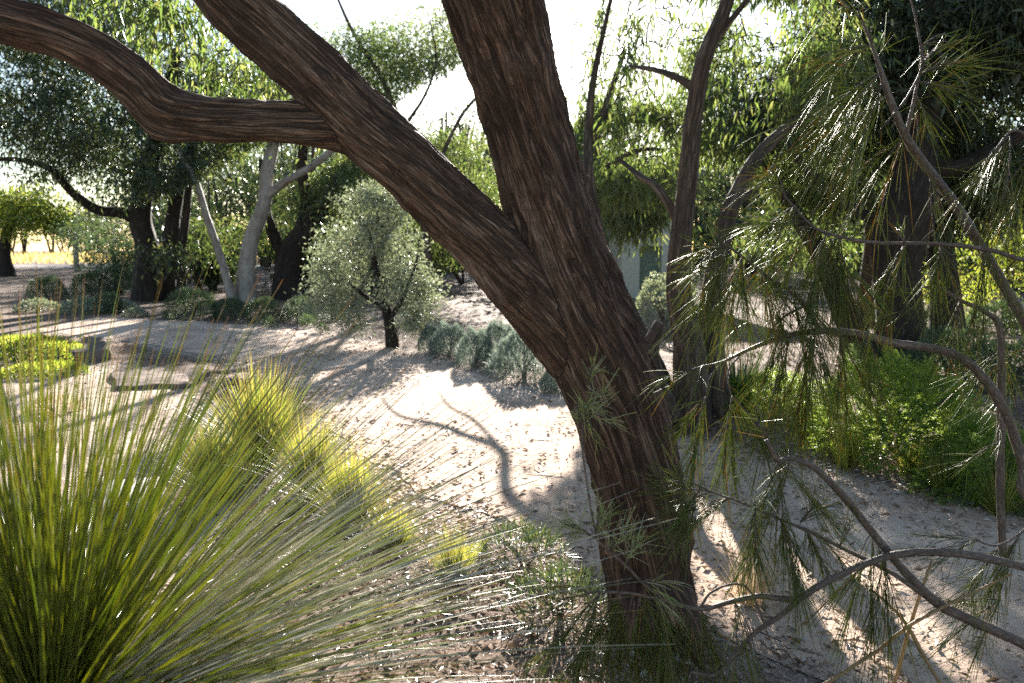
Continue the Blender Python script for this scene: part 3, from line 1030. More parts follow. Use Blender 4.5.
tree('silvery_tree', 'small silvery-leaved tree with dark bent trunk on the far edge of the path', (392, 346),
     [('trunk', [(393, 347, 11.2, 13), (390, 325, 11.2, 11), (384, 300, 11.2, 9), (376, 270, 11.2, 7), (370, 235, 11.2, 4)]),
      ('bough', [(389, 320, 11.2, 6), (402, 300, 11.1, 5), (412, 275, 11.0, 3), (418, 255, 11, 2)]),
      ('bough', [(386, 310, 11.2, 5), (360, 292, 11.3, 4), (340, 275, 11.3, 2)])],
     [(368, 240, 11.2, .62, .55, .42, 130), (342, 280, 11.3, .42, .42, .28, 60), (405, 285, 11, .38, .4, .33, 60), (385, 210, 11.2, .40, .4, .28, 60), (345, 305, 11.4, .35, .35, .14, 24), (418, 315, 11, .2, .25, .18, 18), (330, 262, 11.3, .3, .3, .25, 36), (425, 292, 11, .25, .3, .25, 30), (320, 300, 11.5, .3, .3, .2, 24), (370, 205, 11.3, .5, .45, .3, 60), (352, 322, 11.3, .3, .3, .12, 22), (418, 322, 11, .25, .3, .12, 20), (395, 250, 11.6, .5, .45, .4, 50)],
     'bark_dark', 'silver', 5, .055, .020, 34, .095, 0.0, dens_noise=1.1, cull=False)

tree('multi_stemmed_gum', 'slender gum with several grey-brown stems rising just right of the leaning trunk', (692, 440),
     [('trunk', [(690, 446, 6.2, 48), (691, 405, 6.2, 38), (690, 345, 6.2, 32), (679, 295, 6.2, 25), (681, 240, 6.2, 22), (688, 175, 6.2, 20), (694, 115, 6.2, 18), (704, 60, 6.2, 16), (724, 10, 6.2, 13), (742, -50, 6.2, 10)]),
      ('stem', [(717, 446, 6.4, 34), (714, 400, 6.4, 29), (711, 330, 6.4, 27), (714, 285, 6.4, 22), (722, 240, 6.5, 17), (734, 200, 6.6, 16), (755, 160, 6.8, 14), (782, 132, 7, 11), (810, 110, 7.2, 8), (840, 60, 7.4, 5)]),
      ('stem', [(672, 440, 6.4, 34), (655, 380, 6.5, 31), (628, 318, 6.7, 24), (604, 262, 6.9, 20), (592, 210, 7.1, 14), (588, 155, 7.3, 10), (592, 90, 7.5, 7), (604, 30, 7.6, 4.5), (622, -50, 7.7, 2)]),
      ('stump', [(668, 420, 6.1, 30), (652, 375, 6.05, 26), (650, 348, 6.0, 18), (660, 322, 6.0, 11)]),
      ('bough', [(684, 235, 6.2, 11), (672, 210, 6.3, 9), (657, 188, 6.4, 8), (640, 176, 6.6, 6), (620, 160, 6.9, 4)]),
      ('bough', [(696, 90, 6.2, 10), (678, 78, 6.3, 7), (655, 70, 6.5, 5), (630, 66, 6.8, 3)]),
      ('bough', [(716, 40, 6.2, 8), (735, 15, 6.2, 6), (760, -15, 6.3, 4)]),
      ('bough', [(735, 200, 6.6, 8), (755, 190, 6.7, 6), (775, 165, 6.8, 4)])],
     [(625, 130, 7.6, .62, .5, .36, 83), (600, 60, 7.8, .6, .5, .4, 65), (665, 40, 7.4, .6, .5, .35, 78), (740, 50, 7.0, .5, .5, .35, 65), (770, 100, 7.4, .5, .5, .4, 65), (650, 175, 7.8, .5, .45, .25, 57), (810, 60, 7.6, .55, .5, .4, 65), (700, 130, 8, .5, .5, .4, 52), (600, 180, 8.2, .25, .4, .3, 26), (760, 0, 7, .6, .6, .3, 52), (780, -160, 6.4, 1.5, 1.4, .6, 110), (620, -140, 7.4, 1.0, 1.0, .5, 60)],  # clusters above the view are added to hold skylight off the path
     'bark_mid', 'gum', 6, .105, .020, 32, .13, 1.2, lump=.13)

tree('gum_tree', 'dark heavy gum with swollen burl on its trunk behind the ferny shrubs at right', (897, 372),
     [('trunk', [(896, 374, 9, 54), (899, 320, 9, 44), (896, 270, 9, 44), (900, 232, 9, 54), (908, 200, 9, 56), (914, 165, 9, 40), (922, 115, 9, 34), (930, 50, 9, 28), (940, -20, 9, 20)]),
      ('bough', [(916, 165, 9, 20), (955, 168, 8.9, 16), (990, 152, 8.8, 14), (1030, 128, 8.7, 11), (1070, 90, 8.7, 8)]),
      ('bough', [(899, 225, 9, 14), (862, 214, 9.1, 11), (828, 190, 9.2, 10), (800, 160, 9.3, 8), (785, 140, 9.4, 5)]),
      ('bough', [(924, 110, 9, 16), (890, 70, 9.2, 12), (860, 30, 9.3, 8), (840, -20, 9.4, 5)])],
     [(960, 70, 9.2, 1.3, .9, .7, 255), (860, 50, 9.6, 1.0, .8, .7, 187), (1010, 20, 9, 1.0, .9, .6, 153), (885, 130, 10, .9, .8, .5, 136), (1015, 165, 9.4, .8, .7, .5, 102), (800, 110, 10, .7, .7, .5, 102), (930, -10, 9.5, 1.4, 1, .5, 136), (960, 205, 10, .7, .7, .4, 85), (830, 200, 10.5, .5, .6, .35, 58), (930, -190, 8.6, 2.0, 1.8, .8, 130)],  # last cluster added above the view so less skylight reaches the path
     'bark_dark', 'dark', 7, .12, .026, 40, .19)

tree('gum_tree', 'straight dark-barked gum standing right behind the burled trunk', (948, 372),
     [('trunk', [(948, 372, 10, 34), (946, 300, 10, 28), (941, 240, 10, 24), (948, 190, 10, 20), (965, 120, 10, 14), (985, 40, 10, 9)]),
      ('bough', [(946, 200, 10, 12), (985, 190, 10.2, 9), (1030, 200, 10.4, 6)])],
     [(985, 110, 10.5, 1.0, .8, .8, 90), (1030, 190, 10.6, .7, .7, .5, 60), (985, 30, 10.4, 1.0, .8, .6, 75)],
     'bark_dark', 'dark', 8, .12, .026, 36, .19)

tree('gum_tree', 'leaning dark trunk half hidden by hanging needles left of the burled tree', (862, 366),
     [('trunk', [(866, 366, 9.9, 36), (852, 330, 9.9, 28), (838, 295, 9.9, 24), (818, 250, 10, 19), (790, 205, 10.2, 14), (765, 160, 10.4, 9), (755, 100, 10.6, 6)])],
     [(770, 140, 10.6, .7, .7, .6, 50), (740, 90, 11, .8, .7, .6, 50), (800, 190, 10.8, .6, .6, .4, 36)],
     'bark_dark', 'gum', 9, .12, .026, 34, .18)

tree('gum_tree', 'thin brown trunk in the sunlit clearing beyond the burled tree', (868, 330),
     [('trunk', [(868, 332, 13.2, 22), (867, 290, 13.2, 17), (872, 250, 13.2, 16), (870, 205, 13.2, 13), (862, 150, 13.2, 9), (850, 80, 13.2, 6)])],
     [(850, 180, 13.8, 1.3, 1.0, .7, 70), (800, 150, 14.5, 1.3, 1.0, .9, 70), (850, 100, 14, 1.4, 1.0, 1.0, 70), (800, 255, 15, 1.2, .9, .6, 50)],
     'bark_mid', 'gum', 10, .13, .03, 34, .22)

tree('wattle_tree', 'yellow-green bushy tree at the right edge behind the straight dark gum', (1010, 330),
     [('trunk', [(1012, 332, 13, 14), (1008, 290, 13, 11), (1012, 240, 13, 8), (1005, 200, 13, 5)])],
     [(1005, 240, 13, .8, .7, .8, 110), (1060, 220, 13, .9, .7, .9, 80), (960, 290, 13.4, .6, .6, .5, 46)],
     'bark_mid', 'bright', 11, .09, .02, 34, .16, .3)

tree('wattle_tree', 'bright green tree in full sun beside the dry field at far left', (4, 275),
     [('trunk', [(6, 278, 34, 16), (4, 255, 34, 12), (8, 230, 34, 8), (22, 205, 34, 5)]),
      ('bough', [(4, 250, 34, 7), (-14, 225, 34, 5), (-25, 200, 34, 3)])],
     [(20, 212, 34, 1.8, 1.4, 1.0, 120), (-25, 205, 34, 1.6, 1.3, 1.1, 60), (50, 222, 35, .9, .8, .6, 40)],
     'bark_dark', 'bright', 12, .2, .07, 36, .33, .2)

tree('spreading_bush', 'dark leafy bush growing on the roadside left of the twin-trunk gum', (120, 285),
     [('trunk', [(118, 290, 23, 7), (116, 270, 23, 5), (112, 250, 23, 3)])],
     [(118, 255, 23, 1.0, .8, .55, 70), (100, 235, 26, 1.4, 1.0, .6, 60), (130, 275, 22.5, .8, .6, .35, 46)],
     'bark_dark', 'shrub', 13, .12, .035, 38, .2, .2)['category'] = 'bush'

# pendulous tree just behind the bough's right, in front of the building
tree('gum_tree', 'gum with drooping leaves hanging in front of the pale building', (575, 345),
     [('trunk', [(566, 350, 11.5, 16), (570, 300, 11.5, 14), (578, 240, 11.5, 11), (590, 170, 11.5, 9), (605, 110, 11.5, 7), (625, 50, 11.5, 4)]),
      ('bough', [(585, 195, 11.5, 7), (610, 165, 11.4, 5), (640, 150, 11.4, 4), (665, 150, 11.4, 3)]),
      ('bough', [(588, 176, 11.5, 8), (562, 168, 11.5, 7), (538, 182, 11.5, 6.5), (530, 206, 11.5, 5), (508, 217, 11.5, 4), (488, 226, 11.5, 3.2), (462, 234, 11.5, 2.2), (440, 252, 11.5, 1)]),
      ('bough', [(527, 210, 11.5, 3), (508, 232, 11.4, 2.2), (490, 244, 11.4, 1.6), (474, 262, 11.4, .8)]),
      ('bough', [(490, 226, 11.5, 2.2), (474, 222, 11.6, 1.6), (458, 226, 11.6, .8)])],
     [(635, 170, 11.3, .8, .6, .5, 105), (610, 100, 11.8, .9, .7, .7, 105), (655, 90, 11.6, .8, .7, .6, 90), (610, 205, 11.6, .45, .5, .3, 60), (720, 130, 12, .8, .7, .7, 90), (560, 190, 12, .4, .4, .6, 45), (740, 220, 12.5, .7, .6, .5, 60), (585, 130, 12.5, .6, .6, .7, 135), (630, 40, 12.5, 1.1, .8, .6, 135), (690, 70, 13, 1.0, .8, .9, 120), (600, 180, 13, .5, .5, .5, 75), (652, 205, 11.0, .3, .3, .28, 26), (638, 215, 10.8, .36, .3, .28, 36), (570, 60, 13, .6, .6, .8, 70), (610, 10, 13, 1.0, .8, .6, 70)],
     'bark_mid', 'gum', 14, .13, .026, 34, .18, 1.5)

# ------------------------------------------------------------------ far woodland, one mass
def woodland():
    tw, lf = Geo(), Geo()
    Ps = []
    spots = []
    for k in range(150):
        y = rng.uniform(36, 64)
        px = rng.uniform(-60, 1090) if k < 120 else rng.uniform(-420, 1500)
        if px < 135:
            y = rng.uniform(84, 100)
        y = rng.uniform(84, 100) if px < 135 else y
        spots.append((px, y, rng.uniform(6, 9.5) if px > 135 else rng.uniform(5, 8)))
    for k in range(46):                       # understorey just behind the row of round shrubs
        px = rng.uniform(135, 1090)
        if 590 < px < 720:
            continue
        spots.append((px, rng.uniform(23, 32), rng.uniform(1.6, 3.4)))
    for k in range(60):                       # taller crowns standing furthest back
        spots.append((rng.uniform(250, 1090), rng.uniform(50, 66), rng.uniform(9, 13)))
    for px, y, h in spots:
        x = (px - CX) / FPX * y
        c0 = np.array([x, y, 0])
        for s in range(rng.integers(1, 4)):
            top = c0 + np.array([rng.normal() * .12 * h, rng.normal() * .12 * h, h * .8])
            tube(tw, [c0 + np.array([0, 0, -.2]), c0 * .6 + top * .4 + rng.normal(size=3) * .3, top], [.02 * h, .013 * h, .006 * h], 10, 7, .1, s)
        n = int(rng.integers(26, 40))
        q = norm(rng.normal(size=(n, 3))) * rng.random((n, 1)) ** .5
        cc = c0 + np.array([0, 0, h * .55]) + q * np.array([h * .45, h * .4, h * .45])
        cc = cc[cc[:, 2] > .4]
        for c in cc:
            m = rng.poisson(30)
            Ps.append(c + rng.normal(size=(m, 3)) * np.array([.075, .075, .06]) * h)
    P = np.concatenate(Ps)
    P = P[P[:, 2] > .1]
    n = len(P)
    leaves(lf, P, rng.normal(size=(n, 3)) * .7 + np.array([0, 0, -.7]), rng.uniform(.2, .38, n), rng.uniform(.07, .12, n))
    structure(build_multi('far_woodland', [(lf, M['dark']), (tw, M['bark_mid'])]), 'stuff')
woodland()

# ------------------------------------------------------------------ building and post behind
def building():
    Y = 21.0
    x0, x1 = at(622, 250, Y)[0], at(684, 250, Y)[0]
    b = np.array([(x0 + x1) / 2, Y, 0])
    r = thing('building', 'pale rendered building glimpsed between the gum stems', 'building', b)
    g = Geo()
    dx0, dx1 = at(640, 250, Y)[0], at(662, 250, Y)[0]
    dz = at(640, 246, Y)[2]
    h = at(640, 178, Y)[2]
    box_geo(g, (x0, Y, -.1), (dx0, Y + 5, h))
    box_geo(g, (dx0, Y, dz), (dx1, Y + 5, h))
    box_geo(g, (dx1, Y, -.1), (x1, Y + 5, h))
    g.build('wall', M['render'], r, b, False)
    g = Geo()
    box_geo(g, (dx0 + .004, Y + .35, 0), (dx1 - .004, Y + .4, dz - .004))
    d = g.build('door', M['door'], r, b, False)
    g = Geo()
    box_geo(g, (dx1 - .12, Y + .30, .95), (dx1 - .06, Y + .347, 1.07))
    g.build('handle', M['metal'], d, b, False)
    g = Geo()
    box_geo(g, (x0 - .35, Y - .4, h + .003), (x1 + .35, Y + 5.4, h + .14))
    g.build('roof', M['metal'], r, b, False)
    g = Geo()
    box_geo(g, (x0 - .35, Y - .5, h - .02), (x1 + .35, Y - .404, h + .12))
    g.build('gutter', M['metal'], r, b, False)
building()

def post():
    b = ground(77, 272)
    g = Geo()
    hh = at(77, 232, b[1])[2]
    tube(g, [b + np.array([0, 0, -.1]), b + np.array([.01, 0, hh * .5]), b + np.array([0, 0, hh])], [.13, .125, .12], 8, 10, .04, 4)
    tag(g.build('post', M['post'], None, None), 'weathered timber post standing before the dry field at left', 'post')
post()

# ------------------------------------------------------------------ shrubs
def dome_points(n, r, h, shell=.75, lumpy=.24):
    q = norm(rng.normal(size=(n, 3)))
    q[:, 2] = np.abs(q[:, 2])
    k = rng.random((n, 1)) ** (1 / 3.0)
    k = np.where(rng.random((n, 1)) < shell, .78 + .22 * k, k)
    lum = 1 + lumpy * fbm(q * 3.0, 2, int(rng.integers(1000)))[:, None]
    return q * k * lum * np.array([r, r, h]), q

def shrub(name, label, cat, loc, r, h, n, L, W, mat, up=.5, group=None, stems=5, barkm='twig', blade=False):
    loc = np.array([loc[0], loc[1], float(gz(loc[0], loc[1])[0]) - .01])
    root = thing(name, label, cat, loc, group)
    g = Geo()
    P, q = dome_points(n, r, h)
    D = q + np.array([0, 0, up]) + rng.normal(size=(n, 3)) * .45
    if blade:
        blades(g, P + np.array([0, 0, .02]), D, rng.uniform(.6, 1.2, n) * L, W, .1, 2, 2)
    else:
        s = rng.uniform(.6, 1.2, n)
        leaves(g, P + np.array([0, 0, .02]), D, L * s, W * s)
    g.build('foliage', M[mat], root)
    g = Geo()
    for k in range(stems):
        a = rng.random() * 6.28
        e = np.array([math.cos(a) * r * .6, math.sin(a) * r * .6, h * .7])
        tube(g, [np.array([0, 0, -.05]), e * np.array([.3, .3, .5]), e], [r * .03 + .003, r * .022 + .002, .003], 8, 6, .05, k)
    g.build('stems', M[barkm], root)
    return root

GR = 'rounded shrubs lining the far side of the path'
s0 = shrub('rounded_shrub', 'widest clipped-looking dark green round shrub left of the pale gum', 'shrub', ground(192, 319), .50, .56, 5200, .085, .011, 'shrub', .5, GR, blade=True)
for px, py, sc, lab in [(231, 319, .62, 'dark green round shrub directly below the pale leaning gum'),
                        (264, 321, .66, 'dark green round shrub below the gnarled dark tree'),
                        (301, 322, .68, 'round shrub at the right end of the dark green row'),
                        (333, 322, .45, 'small olive round shrub in the shade left of the silvery tree'),
                        (108, 313, .62, 'grey-green round shrub at the left before the twin-trunk gum'),
                        (48, 300, .9, 'dark shrub at far left on the verge before the road'),
                        (92, 296, 1.0, 'dark brownish shrub behind the leafy verge plants')]:
    copy_thing(s0, np.append(ground(px, py)[:2], 0), lab, rng.random() * 6, (sc * 1.05, sc, sc * 1.15))
GS = 'tiny shrubs along the path edge'
s1 = shrub('dwarf_shrub', 'tiny green tuft of shrub at the path edge under the round row, left', 'shrub', ground(270, 328), .14, .16, 500, .06, .01, 'shrub', .6, GS, 3, blade=True)
copy_thing(s1, np.append(ground(307, 327)[:2], 0), 'tiny green tuft of shrub at the path edge under the rightmost round shrub', 2, 1.1)
copy_thing(s1, np.append(ground(322, 333)[:2], 0), 'tiny dark tuft of shrub on the path nearest the silvery tree', 4, .8)

GG = 'grey cushion bushes beside the path'
c0 = shrub('cushion_bush', 'largest blue-grey cushion bush tucked behind the leaning trunk', 'bush', ground(524, 378), .36, .50, 5200, .07, .010, 'grey', .9, GG, blade=True)
for px, py, sc, lab in [(476, 366, (.62, .62, .85), 'upright grey-green cushion bush left of the largest one'),
                        (497, 362, (.7, .7, .95), 'pale grey cushion bush behind the upright grey-green one'),
                        (450, 356, (.7, .7, .8), 'grey cushion bush in the middle of the grey group'),
                        (432, 352, (.5, .5, .72), 'greener cushion bush nearest the silvery tree'),
                        (556, 392, (.42, .42, .5), 'smallest grey cushion bush touching the leaning trunk'),
                        (570, 372, (.6, .6, .7), 'grey cushion bush mostly hidden behind the leaning trunk')]:
    copy_thing(c0, np.append(ground(px, py)[:2], 0), lab, rng.random() * 6, sc)

def fern_shrub(label, loc, r, h, n, group):
    loc = np.array([loc[0], loc[1], float(gz(loc[0], loc[1])[0]) - .01])
    root = thing('feathery_shrub', label, 'shrub', loc, group)
    g = Geo()
    P, q = dome_points(n, r, h, .6, .42)
    for i in range(n):
        d = norm(q[i] * 1.0 + np.array([0, 0, .12]) + rng.normal(size=3) * .35)
        m = 14
        t = np.linspace(.1, 1, m)[:, None]
        L = rng.uniform(.07, .12)
        sd = norm(np.cross(d, np.array([0, 0, 1.]) + rng.normal(size=3) * .3))
        C = P[i] + d * L * t + np.array([0, 0, -.25]) * L * t ** 2
        sg = np.where(np.arange(m) % 2 == 0, 1, -1)[:, None]
        leaves(g, C, d * .7 + sd * sg, .026 * (1.25 - t[:, 0] * .8), .0075, .1)
    g.build('foliage', M['fern'], root)
    g = Geo()
    for k in range(6):
        a = rng.random() * 6.28
        e = np.array([math.cos(a) * r * .6, math.sin(a) * r * .6, h * .7])
        tube(g, [np.array([0, 0, -.05]), e * np.array([.3, .3, .5]), e], [.014, .01, .004], 8, 6, .05, k)
    g.build('stems', M['twig'], root)
    return root
GF = 'bright feathery shrubs by the path'
f0 = fern_shrub('largest bright green feathery shrub beside the path right of the hanging needles', ground(893, 460), .54, .60, 4200, GF)
copy_thing(f0, np.append(ground(988, 496)[:2], 0), 'bright green feathery shrub at the right edge of the path', 2.1, (.66, .66, .74))
copy_thing(f0, np.append(ground(772, 422)[:2], 0), 'feathery shrub behind the hanging needles, next to the gum stems', 4.0, (.95, .9, .66))

shrub('leafy_bush', 'grey-green leafy bush screening the pale building between the gum stems', 'bush', ground(664, 335), .55, .85, 2600, .075, .026, 'silver', .3)

# low dark shrubs under the right-hand trees
GU = 'shaded undershrubs beneath the dark gums'
u0 = shrub('undershrub', 'shaded dark undershrub at the foot of the burled trunk', 'shrub', ground(950, 385), .5, .5, 3200, .07, .02, 'shrub', .3, GU)
for px, py, sc, lab in [(1010, 395, 1.0, 'shaded dark undershrub below the right edge trees'),
                        (875, 372, .7, 'small shaded undershrub left of the burled trunk'),
                        (915, 340, .9, 'grey-lit undershrub in the clearing behind the burled trunk'),
                        (1000, 340, 1.1, 'undershrub below the yellow-green bushy tree')]:
    copy_thing(u0, np.append(ground(px, py)[:2], 0), lab, rng.random() * 6, sc)

# leafy verge plants on the left
GV = 'leafy verge plants before the road'
v0 = shrub('verge_plant', 'sage-green leafy verge plant nearest the twin-trunk gum', 'plant', ground(85, 314), .45, .28, 900, .10, .032, 'silver', .6, GV)
copy_thing(v0, np.append(ground(120, 312)[:2], 0), 'sage-green verge plant just right of its twin', 1, (.8, .8, .7))
copy_thing(v0, np.append(ground(38, 312)[:2], 0), 'sage-green verge plant at the far left corner of the path', 3, (.9, .9, .8))
copy_thing(v0, np.append(ground(135, 317)[:2], 0), 'smallest sage-green verge plant beside the round shrubs', 5, (.5, .5, .5))

m0 = shrub('groundcover_mound', 'bright lime green mound of groundcover at the left edge beyond the sand', 'plant', ground(18, 362), .75, .30, 5200, .06, .018, 'bright', .8)
m1 = shrub('groundcover_mound', 'low yellowish mat of groundcover in front of the lime green mound', 'plant', ground(45, 375), .42, .12, 1800, .05, .016, 'bright', .6)
m2 = shrub('groundcover_mound', 'small straw-coloured low plant on the sand in front of the yellowish mat', 'plant', ground(55, 412), .22, .12, 500, .05, .012, 'straw', .6)

# ------------------------------------------------------------------ grasses
def tussock(name, label, cat, loc, n, L, w, spreadang, droop, mat, group=None, sides=2, seg=5, rb=.06):
    loc = np.array([loc[0], loc[1], float(gz(loc[0], loc[1])[0]) - .01])
    root = thing(name, label, cat, loc, group)
    g = Geo()
    a = rng.random(n) * 2 * np.pi
    th = np.abs(rng.normal(size=n)) * spreadang
    th = np.minimum(th, 1.4)
    D = np.stack([np.sin(th) * np.cos(a), np.sin(th) * np.sin(a), np.cos(th)], 1)
    rr = rb * np.sqrt(rng.random(n))
    P = np.stack([rr * np.cos(a), rr * np.sin(a), np.zeros(n)], 1)
    blades(g, P, D, rng.uniform(.5, 1.1, n) * L, w, rng.uniform(.4, 1.4, n) * droop, seg, sides)
    g.build('blades', M[mat], root)
    return root
GT = 'green-gold tussocks behind the grass tree'
t0 = tussock('grass_tussock', 'tall golden-lit tussock behind the grass tree fan', 'grass tuft', ground(262, 470), 1100, .88, .0055, .42, .3, 'tussock', GT)
copy_thing(t0, np.append(ground(312, 500)[:2], 0), 'golden-green tussock between the tall one and the path edge', 2, .72)
copy_thing(t0, np.append(ground(215, 500)[:2], 0), 'tussock half hidden in the left of the golden group', 3, .7)
copy_thing(t0, np.append(ground(352, 528)[:2], 0), 'green tussock at the litter edge left of the branch shadow', 4, .62)
copy_thing(t0, np.append(ground(455, 590)[:2], 0), 'small sparse tussock in the leaf litter left of the leaning trunk', 1, .40)
copy_thing(t0, np.append(ground(395, 560)[:2], 0), 'small tussock beneath the arching grass tree blades', 5, .4)
GD = 'small tussocks below the feathery shrubs'
d0 = tussock('small_tussock', 'small upright tussock at the foot of the largest feathery shrub', 'grass tuft', ground(846, 470), 180, .36, .005, .3, .2, 'tussock', GD, rb=.03)
copy_thing(d0, np.append(ground(806, 445)[:2], 0), 'small tussock left of the largest feathery shrub', 1, .8)
copy_thing(d0, np.append(ground(908, 478)[:2], 0), 'small tussock in front of the largest feathery shrub', 2, .9)
copy_thing(d0, np.append(ground(942, 496)[:2], 0), 'small tussock between the largest feathery shrub and the rightmost one', 3, 1.0)
copy_thing(d0, np.append(ground(998, 516)[:2], 0), 'small tussock at the right end of the path edge', 4, 1.1)
tussock('strappy_plant', 'dark green strappy plant behind the gum stems', 'plant', ground(738, 418), 130, .75, .016, .35, .35, 'shrub')
tussock('dry_tuft', 'dry straw-coloured grass tuft just right of the leaning trunk base', 'grass tuft', ground(750, 604), 240, .40, .0026, .30, .3, 'straw', rb=.05)
shrub('olive_scrub', 'low olive scrub plant in the litter left of the leaning trunk', 'plant', ground(525, 572), .22, .16, 900, .07, .006, 'dark', .5, blade=True)
shrub('olive_scrub', 'low dark scrub plant at bottom centre under the needle branch', 'plant', ground(560, 640), .2, .14, 700, .07, .006, 'dark', .5, blade=True)

# the big grass tree in the foreground
def grass_tree():
    c = at(48, 745, 1.45)
    base = np.array([c[0], c[1], 0.0])
    root = thing('grass_tree', 'huge fountain of thin glossy green blades filling the lower left', 'grass tree', base)
    g = Geo()
    tube(g, [base + np.array([0, 0, -.1]), base + np.array([0, 0, .25]), base + np.array([0, 0, c[2] - .05])], [.15, .13, .12], 12, 16, .15, 2)
    g.build('trunk', M['bark_dark'], root, base)
    n = 1550
    a = rng.random(n) * 2 * np.pi
    th = np.arccos(1 - rng.random(n) ** 1.25 * 1.05)
    th = th * (0.75 + .25 * rng.random(n))
    D = np.stack([np.sin(th) * np.cos(a), np.sin(th) * np.sin(a), np.cos(th)], 1)
    L = rng.uniform(.68, 1.0, n) * (0.97 + .30 * np.maximum(0, D[:, 0]))
    P = c + D * np.array([.06, .06, .04]) + rng.normal(size=(n, 3)) * .02
    dr = .05 + .15 * np.sin(th) * rng.uniform(.5, 1.2, n)
    tip = P + D * L[:, None]
    dist_line = np.minimum(np.linalg.norm(tip - np.array([0, 0, EYE]), axis=1), np.linalg.norm(P + D * L[:, None] * .7 - np.array([0, 0, EYE]), axis=1))
    k = (dist_line > .75) & ~((D[:, 1] < -.25) & (th > .5) & (rng.random(n) < .6)) & ~((D[:, 0] > .3) & (th > .65) & (rng.random(n) < .4))
    g = Geo()
    blades(g, P[k], D[k], L[k], rng.uniform(.0032, .0050, k.sum()), dr[k], 8, 4, .85, .05, False)
    g.build('blades', M['grasstree'], root, base)
    # pale older blades arching low towards the trunk, sun glint painted into their colour
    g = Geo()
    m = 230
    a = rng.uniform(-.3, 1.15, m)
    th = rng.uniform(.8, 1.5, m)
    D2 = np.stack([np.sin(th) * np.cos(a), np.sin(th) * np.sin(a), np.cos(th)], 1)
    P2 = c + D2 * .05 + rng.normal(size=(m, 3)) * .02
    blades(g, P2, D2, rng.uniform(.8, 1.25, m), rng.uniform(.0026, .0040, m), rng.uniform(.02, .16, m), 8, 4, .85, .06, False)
    g.build('bleached_glint_blades', M['bleached_glint'], root, base)
    # older blades hanging as a skirt
    n = 500
    a = rng.random(n) * 2 * np.pi
    D = np.stack([np.cos(a), np.sin(a), rng.uniform(-.9, .1, n)], 1)
    g = Geo()
    blades(g, c + D * .05, D, rng.uniform(.4, .7, n), .003, .5, 6, 3, .85, .05, False)
    g.build('dry_skirt', M['straw'], root, base)
grass_tree()

# ------------------------------------------------------------------ stones
def slab(name, label, corners_px, h, mat, seed):
    P = np.array([ground(*q, h) for q in corners_px])
    c = P.mean(0)
    k = 40
    poly = []
    m = len(P)
    for i in range(m):
        for t in np.linspace(0, 1, k // m, endpoint=False):
            poly.append(P[i] * (1 - t) + P[(i + 1) % m] * t)
    poly = np.array(poly)
    poly[:, :2] += .06 * np.stack([n2(poly[:, 0], poly[:, 1], 5, seed), n2(poly[:, 0], poly[:, 1], 5, seed + 1)], 1)
    n = len(poly)
    rings = []
    for z, s in ((-.05, 1.03), (h * .55, 1.04), (h * .9, 1.0), (h, .965)):
        q = c + (poly - c) * s
        q[:, 2] = z + .012 * n2(q[:, 0], q[:, 1], 6, seed + 3) * (z > 0)
        rings.append(q)
    ctr = c.copy()
    ctr[2] = h
    V = np.concatenate(rings + [ctr[None]])
    F4, F3 = [], []
    for r in range(3):
        for j in range(n):
            j2 = (j + 1) % n
            F4.append((r * n + j, r * n + j2, (r + 1) * n + j2, (r + 1) * n + j))
    for j in range(n):
        F3.append((3 * n + j, 3 * n + (j + 1) % n, 4 * n))
    g = Geo()
    g.add(V, F4)
    g.f3.append(np.array(F3))
    o = g.build(name, mat, None, None)
    tag(o, label, 'stone')
slab('stone_slab', 'pale flat stone slab glimpsed through the grass tree blades', [(92, 508), (112, 478), (168, 474), (152, 516)], .10, M['stone'], 4)
slab('edging_rock', 'brown flat-topped rock between the sandy clearing and the path', [(112, 386), (118, 365), (182, 364), (186, 384)], .05, M['rock'], 8)
slab('edging_rock', 'thin grey rock beside the lime green mound', [(66, 352), (70, 341), (106, 340), (110, 350)], .14, M['rock'], 14)

